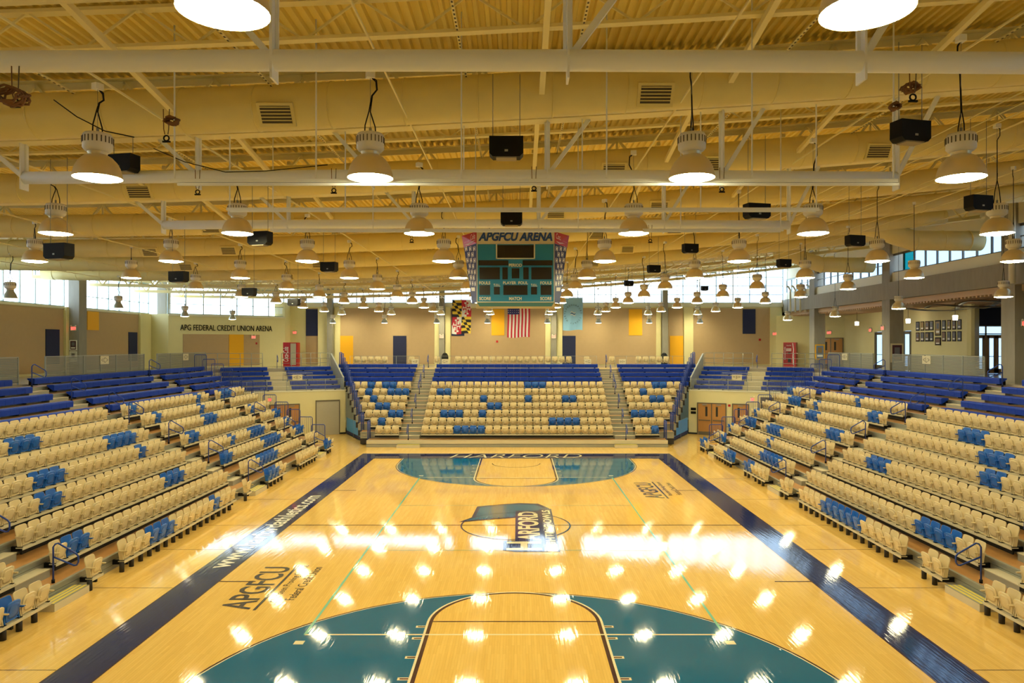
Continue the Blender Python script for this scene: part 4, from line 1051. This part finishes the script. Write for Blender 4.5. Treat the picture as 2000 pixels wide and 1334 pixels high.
# air ducts across the hall with grilles
def duct(y, r, x0, x1, label, grilles, drop=0):
    e = empty('air_duct', (0, y, 10), label, 'duct', 'spiral air ducts'); q = MB()
    pts = []; n = int((x1 - x0) / 1.2)
    for i in range(n + 1): x = x0 + (x1 - x0) * i / n; pts.append((x, 0, zb(x) - .1 + r - drop - 10))
    q.tube(pts, r, M_duct, 24)
    x = x0 + .6
    while x < x1: 
        z = zb(x) - .1 + r - drop - 10; q.tube([(x - .01, 0, z), (x + .01, 0, z)], r + .012, M_duct, 24); x += 1.25
    q.obj('duct_body', e)
    for x in grilles:
        z = zb(x) - .1 + r - drop - 10; g = MB(); c, s_ = math.cos(R(-35)), math.sin(R(-35))
        def G(a, b_, h): # on the lower front side of the duct, facing the court
            nv = Vector((0, -c, s_)); tv = Vector((0, s_, c)) * -1
            p = Vector((x + a, 0, z)) + nv * (r + h) + tv * b_; return tuple(p)
        g.box(-.3, .3, -.2, .2, -.03, .03, M_duct, G); g.box(-.25, .25, -.15, .15, .03, .036, M_grille, G)
        for i in range(6): g.box(-.25, .25, -.14 + i * .055, -.125 + i * .055, .036, .045, M_duct, G)
        g.obj('air_grille', e)
for y, w, g, r in ((12.4, 'nearest', (-4.0, 2.3), .38), (17.6, 'second', (-9.0, 2.3, 4.6, 8.6), .36), (22.8, 'third', (-9.5, -6.6, 1.2, 4.4), .34), (28.0, 'fourth', (-14, -11, 3, 6), .34), (33.2, 'fifth', (-15, -9, 5), .34), (38.4, 'sixth', (-12, 4), .34)):
    duct(y, r, -25, 19.5, 'cream spiral air duct across the roof, %s from the camera' % w, g)
for y, w in ((33.6, 'nearer'), (43.8, 'farther')):   # big elbows on the right
    e = empty('duct_elbow', (19, y, 10.9), 'large cream duct elbow by the right windows, %s one' % w, 'duct'); q = MB()
    q.tube([(-3.4, 0, .75), (-2.4, 0, .6), (-1.5, 0, .25), (-.7, 0, .0), (.8, 0, -.02), (2.4, 0, -.02)], .46, M_duct, 24)
    for x in (-.7, .6, 1.8): q.tube([(x - .02, 0, -.01), (x + .02, 0, -.01)], .475, M_duct, 24)
    q.obj('duct_body', e)
# vertical white pipes on the far right
for i in range(5):
    q = MB(); q.tube([(0, 0, 0), (0, 0, 1.7), (-.15, 0, 1.95), (-.3, 0, 2.0)], .07, M_sill, 10); q.obj('vertical_pipe', label='pale vertical pipe bending at the top, %s of five at the far right' % ORD[i + 1], cat='pipe', group='pale vertical pipes', loc=(20.9 + .26 * i, 55.6 - .3 * i, 8.55))
q = MB(); q.tube([(0, 0, 0), (0, 0, 3.6)], .13, M_sill, 14); q.obj('vertical_pipe', label='thick pale downpipe in front of the column at the right edge', cat='pipe', loc=(21.1, 31.0, 8.7))

# suspended white track rails
for i, (y, x0, x1) in enumerate(((10.75, -5.12, 5.62), (13.0, -5.19, 5.4), (15.35, -5.21, 5.62))):
    e = empty('suspended_track', ((x0 + x1) / 2, y, 8.49), 'long white track rail hung on rods, %s from the camera' % ORD[i + 1], 'track rail', 'suspended track rails'); L_ = (x1 - x0) / 2
    q = MB(); q.box(-L_, L_, -.03, .03, -.005, .045, M_white)
    if i == 0: q.box(-L_ + .1, L_ + .02, -.02, .02, -.05, -.012, M_white)
    else: q.box(-L_ + .06, L_ - .06, -.015, .015, -.03, -.005, M_white)
    q.obj('rail', e)
    for t in ([-.99, -.60, -.2, .2, .6, .99]):
        x = t * L_; q = MB(); X = x + (x0 + x1) / 2; q.tube([(x, 0, .045), (x, 0, zb(X) + 1.0 - 8.49)], .012, M_white, 6); q.obj('hanger_rod', e)
# hooks and rope wraps
HK = [(30, 200, 7.6, 'at the left edge'), (325, 270, 9.5, 'above the left speaker'), (386, 375, 12.5, 'over the left end of the track rail'), (652, 372, 12.5, 'left of the centre'), (1043, 368, 12.6, 'near the centre'),
      (1410, 370, 12.6, 'right of centre'), (1270, 470, 17.5, 'small one right of the scoreboard'), (804, 470, 17.5, 'small one left of the scoreboard'), (1783, 190, 8.2, 'at the upper right')]
for a, c, y, w in HK:
    X, Z = (a - CX) * y / F, EYE + (HY - c) * y / F; e = empty('rigging_hook', (X, y, Z), 'dark rigging hook with hanging straps %s' % w, 'hook', 'rigging hooks')
    top = min(.38, zb(X) - Z + .02)
    q = MB(); q.tube([(-.04, 0, top), (-.035, 0, .12), (-.02, 0, .05)], .006, M_brown, 5); q.tube([(.04, 0, top), (.03, 0, .12), (.02, 0, .05)], .006, M_grille, 5); q.obj('strap', e)
    q = MB(); q.tube([(.035 * math.cos(t * PI / 6), 0, .035 * math.sin(t * PI / 6)) for t in range(12)], .010, M_black, 6, closed=True); q.box(-.05, .05, -.012, .012, -.055, -.035, M_black); q.obj('shackle', e)

# frayed rope bundles on the steel and slack black cables
for i, (a, c, y, r, w) in enumerate(((22, 188, 7.4, .11, 'at the left edge'), (336, 236, 9.3, .06, 'on the brace above the left lamp'), (1748, 208, 9.4, .05, 'beside the upper right post'), (1778, 172, 8.9, .07, 'at the upper right above the speaker'))):
    X, Z = (a - CX) * y / F, EYE + (HY - c) * y / F; q = MB()
    for j in range(7):
        t = random.uniform(0, 6.28); q.tube([((r + random.uniform(-.02, .02)) * math.cos(t + 2 * PI * n / 14) * 1.2, .03 * math.sin(n * 2 + j) + (j - 3) * r * .25, (r * .7 + random.uniform(-.01, .01)) * math.sin(t + 2 * PI * n / 14)) for n in range(14)], .013, M_brown, 6, closed=True)
    q.obj('rope_bundle', label='frayed brown rope bundle %s' % w, cat='rope', group='rope bundles', loc=(X, y, Z))
for P, y, w in ((((105, 195), (150, 228), (205, 256), (262, 268)), 9.6, 'behind the left lamp'), (((300, 290), (360, 316), (440, 336), (520, 334), (640, 322)), 12.9, 'along the second pipe on the left')):
    pts = [Vector(((a - CX) * y / F, y, EYE + (HY - c) * y / F)) for a, c in P]; o = pts[0]
    q = MB(); q.tube([tuple(p - o) for p in pts], .008, M_black, 6); q.obj('slack_cable', label='slack black cable %s' % w, cat='cable', loc=o)

# ------------------------------------------------------------ lamps
def lamp_meshes():
    a = MB(); a.lathe([(.0, .63), (.175, .63), (.195, .60), (.195, .42), (.165, .385), (.13, .37), (.0, .37)][::-1], M_cap, 28)
    for j in range(22):
        t = 2 * PI * j / 22; c, s_ = math.cos(t), math.sin(t)
        a.bar((.196 * c, .196 * s_, .49), (.196 * c, .196 * s_, .58), .012, .012, M_grille)
    n = MB(); n.lathe([(.12, .33), (.135, .37)], M_alu, 20); n.tube([(0, 0, .63), (0, 0, .72)], .02, M_galv, 8)
    d = MB(); pr = [(.325, .0), (.322, .02), (.312, .08), (.29, .155), (.25, .23), (.19, .295), (.13, .33), (.0, .34)]
    d.lathe(pr, M_alu, 32); d.lathe([(r * .985, z - .004 if z > .05 else z) for r, z in pr][::-1], M_alu, 32)
    l = MB(); l.lathe([(.0, -.035), (.12, -.032), (.24, -.02), (.317, .006)], M_lens, 32); l.lathe([(.317, .006), (.24, .012), (.0, .012)], M_lens, 32)
    return a.mesh('ballast_housing'), n.mesh('neck'), d.mesh('reflector'), l.mesh('lens')
LM = lamp_meshes()
def dim_lens():
    l = MB(); l.lathe([(.0, -.03), (.15, -.025), (.24, .0)], M_dim, 24); l.lathe([(.24, .0), (.0, .01)], M_dim, 24); return l.mesh('lens')
def dim_bell():
    d = MB(); pr = [(.245, 0), (.235, .05), (.19, .17), (.13, .27), (.12, .33), (0, .34)]; d.lathe(pr, mat('grey_glass_bell', (.45, .50, .50), .25, .5), 24); return d.mesh('reflector')
DL, DB = dim_lens(), dim_bell()
cords = {}
def cord_mesh(h):
    k = round(h, 1)
    if k in cords: return cords[k]
    q = MB()
    if h < 2.2:
        q.tube([(-.08, 0, .63), (-.075, 0, .75), (-.02, 0, min(.95, h - .1)), (.02, 0, max(.9, h * .6 + .3)), (.09, 0, h * .8 + .1), (.08, 0, h - .08), (-.02, 0, h)], .009, M_black, 6)
        q.tube([(.08, 0, .63), (.07, 0, .74), (.0, 0, min(.95, h - .1)), (.03, 0, max(.9, h * .6 + .3)), (.10, 0, h * .8 + .1), (.09, 0, h - .06), (-.02, 0, h)], .009, M_black, 6)
    else:
        q.tube([(-.08, 0, .63), (-.05, 0, .9), (0, 0, 1.15), (0, 0, h - .3), (.06, 0, h - .2), (.06, 0, h - .06), (-.02, 0, h)], .009, M_black, 6)
        q.tube([(.08, 0, .63), (.05, 0, .9), (0, 0, 1.15), (0.005, 0, 1.3)], .009, M_black, 6)
    q.tube([(0, 0, .7), (0, 0, h)], .004, M_galv, 4)
    q.box(-.06, .06, -.05, .05, h - .04, h + .05, M_white)
    cords[k] = q.mesh('cord'); return cords[k]
def lamp(x, y, z, label, group, dim=False):
    e = empty('pendant_lamp', (x, y, z), label, 'lamp', group, random.uniform(0, 6.28))
    for nm, me in zip(('ballast_housing', 'neck', 'reflector', 'lens'), (LM[0], LM[1], DB if dim else LM[2], DL if dim else LM[3])): link(nm, me, e)
    link('cord', cord_mesh(zb(x) - z), e)
ZL = 8.47
for k in range(1, 12):
    y = 5.2 * k; ls = [x for x in LANES[2:10] if -60 < px(x, y) < 2060] if k > 1 else [-2.1, 2.5]
    for j, x in enumerate(ls):
        lamp(x, y, ZL, 'lit dome pendant lamp, %s row from the camera, %s from the left in its row' % (ORD[k], ORD[j + 1]), 'dome lamps over the court')
for i, p in enumerate((650, 751, 853, 952, 1069, 1169, 1268, 1367)):
    lamp((p - CX) * 56 / F, 56, 7.75, 'small bell lamp on a long cord over the far concourse, %s from the left' % ORD[i + 1], 'small lamps over the far concourse', True)
for i, (p, c, y) in enumerate(((1960, 580, 28.4), (1755, 603, 36.2), (1631, 618, 44.6), (1538, 625, 52))):
    lamp((p - CX) * y / F, y, EYE + (HY - c) * y / F, 'dome lamp hung low beside the right concourse, %s from the camera' % ORD[i + 1], 'low lamps at the right')
for i, (p, c, y) in enumerate(((20, 583, 27.8), (231, 602, 37), (361, 618, 43.5), (454, 624, 51))):
    lamp((p - CX) * y / F, y, EYE + (HY - c) * y / F, 'dome lamp hung low beside the left windows, %s from the camera' % ORD[i + 1], 'low lamps at the left', True)
# corridor lights on the right
for i, (x, y) in enumerate(((23.6, 50.5), (23.8, 39.5), (24.2, 45), (27.6, 38))):
    q = MB(); q.lathe([(.0, 0), (.12, 0), (.13, .25), (.0, .27)], M_dim, 14); q.tube([(0, 0, .25), (0, 0, .95)], .01, M_black, 6)
    q.obj('corridor_lamp', label='small bright drum lamp under the right corridor ceiling, %s one' % ('farthest', 'third', 'second', 'nearest')[i], cat='lamp', loc=(x, y, 7.42))

# loudspeakers
SPK = [(241, 319, 64, 'beside the large lamp at the upper left'), (989, 288, 66, 'at the top centre'), (1778, 257, 78, 'at the upper right beside a post'), (115, 490, 58, 'at the left near the windows'), (349, 540, 40, 'left, above the arena name'),
       (508, 465, 50, 'left of centre under the third pipe'), (487, 570, 30, 'far left over the angled wall'), (574, 590, 26, 'small, far left'), (643, 521, 36, 'left of the scoreboard'), (999, 427, 42, 'just above the scoreboard'),
       (1478, 412, 55, 'right of centre behind the track rail'), (1348, 485, 34, 'right of the scoreboard'), (1670, 470, 40, 'at the right over the clerestory'), (1277, 525, 28, 'far right of the scoreboard'), (1531, 514, 30, 'far right under the roof'),
       (1228, 553, 20, 'small, far, right of the scoreboard'), (1911, 396, 55, 'at the right edge'), (1376, 563, 16, 'smallest, far right')]
for a, c, w, nm in SPK:
    y = (.50 if abs(a - CX) < 120 else .58) * F / w; X, Z = (a - CX) * y / F, EYE + (HY - c) * y / F
    e = empty('loudspeaker', (X, y, Z - .18), 'black hanging loudspeaker %s' % nm, 'loudspeaker', 'hanging loudspeakers', 0 if abs(X) < .8 else (R(14) if X > 0 else R(-14)))
    q = MB(); pr = [(-.28, .0), (-.28, .36), (.28, .36), (.28, .0), (.20, -.06), (-.20, -.06)]
    q.box(-.25, .25, -.12, .12, .07, .32, M_black)
    vs = [(x, yy, z) for yy, hh in ((-.12, 0), (.12, 0)) for x, z in ((-.25, .07), (.25, .07), (.2, .02), (-.2, .02))]
    q.add(vs, [(0, 1, 2, 3), (7, 6, 5, 4), (0, 4, 5, 1), (1, 5, 6, 2), (2, 6, 7, 3), (3, 7, 4, 0)], M_black); q.obj('cabinet', e)
    q = MB(); q.box(-.15, .15, -.10, .10, .0, .02, mat('tan_horn', (.40, .34, .22), .6)); q.box(-.025, .025, -.126, -.12, .09, .12, M_galv); q.obj('pale_horn', e)
    h = max(.4, zb(X) + .05 - (Z - .18)); q = MB(); q.tube([(-.2, 0, .32), (-.2, 0, h)], .006, M_galv, 5); q.tube([(.2, 0, .32), (.2, 0, h)], .006, M_galv, 5); q.obj('hanging_wire', e)

# ------------------------------------------------------------ scoreboard
SY = 23.5; e = empty('scoreboard', (CC, SY, 7.43), 'large teal hanging scoreboard with dark display windows and slanted side wings', 'scoreboard')
k_ = SY / F
def sx(p): return (p - 1010.9) * k_
def sz(y): return EYE + (HY - y) * k_ - 7.43
X0, X1 = sx(935), sx(1086.8); ZB, ZT, ZTT = sz(590.5), sz(475.5), sz(452)
q = MB(); q.box(X0, X1, 0, .35, ZB, ZT, M_teal)
q.add([(X0, 0, ZB), (X1, 0, ZB), (X1 - .08, .25, ZB - .12), (X0 + .08, .25, ZB - .12)], [(0, 1, 2, 3)][::-1], M_teal); q.obj('front_board', e)
q = MB(); w = .022
for a, c, d, f_ in ((X0, X1, ZB, ZB + w), (X0, X1, ZT - w, ZT), (X0, X0 + w, ZB, ZT), (X1 - w, X1, ZB, ZT)): q.box(a, c, -.012, 0, d, f_, M_off)
for a, c, d, f_ in ((sx(972.5), sx(975), sz(506), sz(476)), (sx(1046.5), sx(1049), sz(506), sz(476)), (sx(972.5), sx(1049), sz(506), sz(504))): q.box(a, c, -.012, 0, d, f_, M_off)
q.obj('cream_border', e)
S8 = lambda X, Y: (880 + X / 7.848, 440 + Y / 7.848)
for a, t, c, d in ((748, 305, 1310, 500), (460, 537, 917, 617), (1136, 537, 1593, 617), (472, 645, 786, 830), (825, 645, 908, 830), (968, 660, 1085, 815), (1145, 645, 1228, 830), (1268, 645, 1580, 830), (472, 918, 637, 1068), (695, 945, 785, 1062), (840, 918, 1210, 1068), (1265, 945, 1355, 1062), (1413, 918, 1578, 1068)):
    (pa, pt), (pc_, pd) = S8(a, t), S8(c, d); q = MB(); q.box(sx(pa), sx(pc_), -.010, .01, sz(pd), sz(pt), M_slot); q.obj('display_window', e)
q = MB()
for s_, a, t, c, d in (('PERIOD', 925, 588, 1125, 637), ('FOULS', 468, 860, 640, 907), ('FOULS', 1405, 860, 1580, 907), ('PLAYER  FOUL', 835, 860, 1218, 905), ('T.O.L.', 690, 898, 795, 937), ('T.O.L.', 1262, 898, 1362, 937), ('SCORE', 470, 1098, 648, 1148), ('SCORE', 1405, 1098, 1580, 1148), ('MATCH', 928, 1098, 1120, 1148)):
    (pa, pt), (pc_, pd) = S8(a, t), S8(c, d); put_text(q, s_, (sx(pa), 0, sz(pd)), (1, 0, 0), (0, 0, 1), sx(pc_) - sx(pa), sz(pt) - sz(pd), M_off, bold=.03, lift=.004, thick=.006)
q.obj('board_lettering', e)
q = MB(); q.box(X0, X1, -.01, .3, ZT + .01, ZTT, M_cream2); bn = q.obj('top_banner', e)
q = MB(); put_text(q, 'APGFCU ARENA', (sx(938), -.01, sz(471)), (1, 0, 0), (0, 0, 1), sx(1083) - sx(938), sz(453) - sz(471), mat('banner_blue', (.01, .06, .28), .5), shear=.25, bold=.045, lift=.003, thick=.006); q.obj('banner_lettering', bn)
YB = .95
for s in (-1, 1):
    xe = X0 if s < 0 else X1
    o_top, o_bot = (sx(910) if s < 0 else sx(1111)) * (SY + YB) / SY, (sx(926) if s < 0 else sx(1097)) * (SY + YB) / SY
    def WG(t, z, off=0):   # t 0..1 along the wing, z height
        f_ = (z - ZB) / (ZT - ZB); xo = o_bot + (o_top - o_bot) * f_; return (xe + (xo - xe) * t + s * off * .9, YB * t - off * .4, z)
    q = MB(); G_ = [WG(i / 12, ZB + (ZT - ZB) * j / 24) for j in range(25) for i in range(13)]
    q.add(G_, [(j * 13 + i, j * 13 + i + 1, j * 13 + i + 14, j * 13 + i + 13) for j in range(24) for i in range(12)], mat('navy_wing_print', (.025, .045, .20), .6))
    for r in range(7):
        for c in range(3):
            t = .10 + c * .32 + (.16 if r % 2 else 0); z = ZB + (ZT - ZB) * (.93 - r * .10) if r < 7 else 0
            if t > .85 or r > 6: continue
            zz = z - .10
            for a0, a1, b0, b1 in ((0, .06, 0, .15), (.12, .18, 0, .15), (.06, .12, .05, .09)):
                q.add([WG(t + a0, zz + b0 + t * .12, .006), WG(t + a1, zz + b0 + t * .12, .006), WG(t + a1, zz + b1 + t * .12, .006), WG(t + a0, zz + b1 + t * .12, .006)], [(0, 1, 2, 3) if s > 0 else (3, 2, 1, 0)], M_wht)
    q.add([WG(.25, ZB + .38, .006), WG(.8, ZB + .42, .006), WG(.8, ZB + .54, .006), WG(.25, ZB + .5, .006)], [(0, 1, 2, 3) if s > 0 else (3, 2, 1, 0)], M_wht)
    wg = q.obj('side_wing', e, label='navy side wing with rows of small white letters')
    q = MB(); tp = [WG(0, ZT + .01), WG(1.03, ZT - .02), (o_top * 1.02 + s * .04, YB, ZTT), (xe, 0, ZTT)]
    q.add(tp + [(x, y + .06, z) for x, y, z in tp], [(0, 1, 2, 3), (7, 6, 5, 4), (0, 4, 5, 1), (1, 5, 6, 2), (2, 6, 7, 3), (3, 7, 4, 0)], M_red); rp = q.obj('red_panel', e, label='red corner panel with white script')
    q = MB(); ux = Vector(tp[1]) - Vector(tp[0]); ux = ux if s > 0 else -ux; L_ = ux.length
    org = Vector(tp[0]) + Vector((0, -.02, .16)) + (ux * .08 if s > 0 else ux * -.92); put_text(q, 'Coca-Cola', org, ux, (0, 0, 1), L_ * .84, .18, M_wht, shear=.2, lift=.02)
    a = org + Vector((0, 0, -.10)); q.add([a + ux * t + Vector((0, -.02, z)) for t, z in ((0, .03), (.3, -.02), (.6, .03), (.84, .06), (.6, .05), (.3, .015))], [(0, 1, 2, 3, 4, 5)], M_wht); q.obj('script', rp)
q = MB(); q.box(X0 + .1, X1 - .1, YB, YB + .5, ZB - .02, ZTT, M_black); q.add([(X0, .0, ZB - .01), (X1, 0, ZB - .01), (X1 + .1, YB + .5, ZB - .13), (X0 - .1, YB + .5, ZB - .13)], [(0, 1, 2, 3)], M_roll); q.obj('rear_body', e)
q = MB()
for x in (X0 + .4, X1 - .4): q.tube([(x, .3, ZTT), (x, .3, zb(0) - 7.4)], .02, M_black, 8)
q.obj('hanger', e)

# ------------------------------------------------------------ flags
def flag(label, x0, x1, z0, z1, y, nx, nz, fn, extra=None):
    o = Vector(((x0 + x1) / 2, y, z1)); e = empty('hanging_flag', o, label, 'flag'); q = MB(); vs = []; w, h = x1 - x0, z1 - z0
    def wave(u, v): return .05 * math.sin(u * 9 + v * 2) * (.3 + v) 
    for side in (0, 1):
        for j in range(nz + 1):
            for i in range(nx + 1): u, v = i / nx, j / nz; vs.append((-w / 2 + u * w + .02 * math.sin(v * 5), wave(u, v) + side * .006, -v * h - .04 * math.sin(u * 6) * v))
    N_ = (nx + 1) * (nz + 1)
    for j in range(nz):
        for i in range(nx):
            a = j * (nx + 1) + i; m_ = fn((i + .5) / nx, (j + .5) / nz)
            k = q.m(m_)
            for f in ((a + 1, a, a + nx + 1, a + nx + 2), (N_ + a, N_ + a + 1, N_ + a + nx + 2, N_ + a + nx + 1)): q.f.append(list(f)); q.mi.append(k); q.sm.append(True)
    q.v = vs; q.obj('cloth', e)
    q = MB(); q.tube([(-w / 2 - .05, 0, .02), (w / 2 + .05, 0, .02)], .018, M_galv, 8); q.tube([(-w / 2, 0, .02), (-w / 2, 0, zb(o.x) - z1)], .005, M_black, 4); q.tube([(w / 2, 0, .02), (w / 2, 0, zb(o.x) - z1)], .005, M_black, 4); q.obj('hanging_pole', e)
    if extra: extra(e, w, h, wave)
def md(u, v):
    cu, cv = (u * 2) % 1, (v * 2) % 1; q1 = (u < .5) == (v < .5)
    if q1: # bars with a counter-changed diagonal
        bnd = int(cv * 6) % 2 == 0; dg = abs(cu - (cv * .9 + .05)) < .17
        return (M_flagy if bnd else M_flagb) if not dg else (M_flagb if bnd else M_flagy)
    rd = (cu < .5) == (cv < .5); cr = (abs(cu - .5) < .09 and abs(cv - .5) < .38) or (abs(cv - .5) < .07 and abs(cu - .5) < .42) or (abs(abs(cu - .5) - .34) < .05 and abs(cv - .5) < .15) or (abs(abs(cv - .5) - .32) < .04 and abs(cu - .5) < .2)
    if cr: rd = not rd
    return M_flagr if rd else M_flagw
def us(u, v):
    if u < .53 and v < .28:
        return M_flagw if (int(u * 45) % 4 == 1 and int(v * 60) % 4 == 1) else M_flagn
    return M_flagr if int(u * 13) % 2 == 0 else M_flagw
FYY = 54.0; gx = lambda p: (p - CX) * FYY / F; gzz = lambda y: EYE + (HY - y) * FYY / F
flag('black, gold, red and white quartered flag hanging left of the scoreboard', gx(883), gx(920), gzz(652), gzz(586), FYY, 48, 60, md)
flag('red and white striped flag with a starred blue canton hanging upright', gx(991), gx(1035), gzz(659), gzz(596), FYY, 65, 60, us)
def seal(e, w, h, wave):
    q = MB(); r0 = .34
    for dx in (-.1, .04, .18):
        pts = [(dx - .22 + .16 * t, -.08, -h * .5 + .10 * math.sin(t * 2.2)) for t in (0, .7, 1.4, 2.1, 2.8)]
    for i, zo in enumerate((.10, 0, -.10)):
        P = [(-.18 + .36 * t / 8, -h * .5 + zo + .05 * math.sin(t / 8 * 2 * PI)) for t in range(9)]
        q.add([(x, -.075, z) for x, z in P] + [(x, -.075, z + .05) for x, z in P], [(j, j + 1, 10 + j, 9 + j) for j in range(8)], M_flagn if i % 2 else M_flagw)
    ring = 'HARFORD COUNTY MARYLAND'
    for i, ch in enumerate(ring):
        if ch == ' ': continue
        t = -2 * PI * i / len(ring) + PI * .55; c = Vector((.55 * math.cos(t), -.08, -h * .5 + .62 * math.sin(t))); ux = Vector((math.sin(t), 0, -math.cos(t))); uy = Vector((math.cos(t), 0, math.sin(t)))
        put_text(q, ch, c - ux * .05, ux, uy, .09, .12, M_flagn, lift=.004)
    q.obj('seal_print', e)
flag('light blue flag with a round seal hanging right of the scoreboard', gx(1100), gx(1138), gzz(645), gzz(582), FYY, 20, 24, lambda u, v: M_flagl, seal)

# hanging ribbon canopy over the right corridor
e = empty('ribbon_canopy', (25.2, 36, 8.12), 'dark hanging canopy of wavy crossing ribbons over the right corridor', 'sculpture')
for i in range(6):
    q = MB(); P = []
    for j in range(25):
        t = j / 24; P.append((-2.2 + i * .55 + .9 * math.sin(t * 5 + i * 1.1), -4.0 + 9.5 * t, .16 * math.sin(t * 7 + i * 2) + .05 * i - .1))
    vs = [(x + dx, y, z + dz_) for x, y, z in P for dx, dz_ in ((-.16, .0), (.16, .05), (.16, .07), (-.16, .02))]
    fs = []
    for j in range(24):
        for a in range(4): fs.append((j * 4 + a, j * 4 + (a + 1) % 4, j * 4 + 4 + (a + 1) % 4, j * 4 + 4 + a))
    q.add(vs, fs, M_frame if i % 2 else M_galv, True); q.obj('ribbon', e)
# small wall boxes
for x, y, z, w in ((fx(971), YF - .1, 6.25, 'under the yellow panel beside the striped flag'), (fx(1483), YF - .1, 6.4, 'on the right of the far wall')):
    q = MB(); q.box(-.08, .08, -.04, .0, 0, .17, M_red); q.obj('fire_alarm', label='small red fire alarm box %s' % w, cat='alarm', loc=(x, y, z))
q = MB(); q.box(-.06, .06, -.05, 0, 0, .16, M_red); q.obj('fire_alarm', label='small red fire alarm box on the tan panel under the arena name', cat='alarm', loc=TAW(6.35, -.07, 6.1))
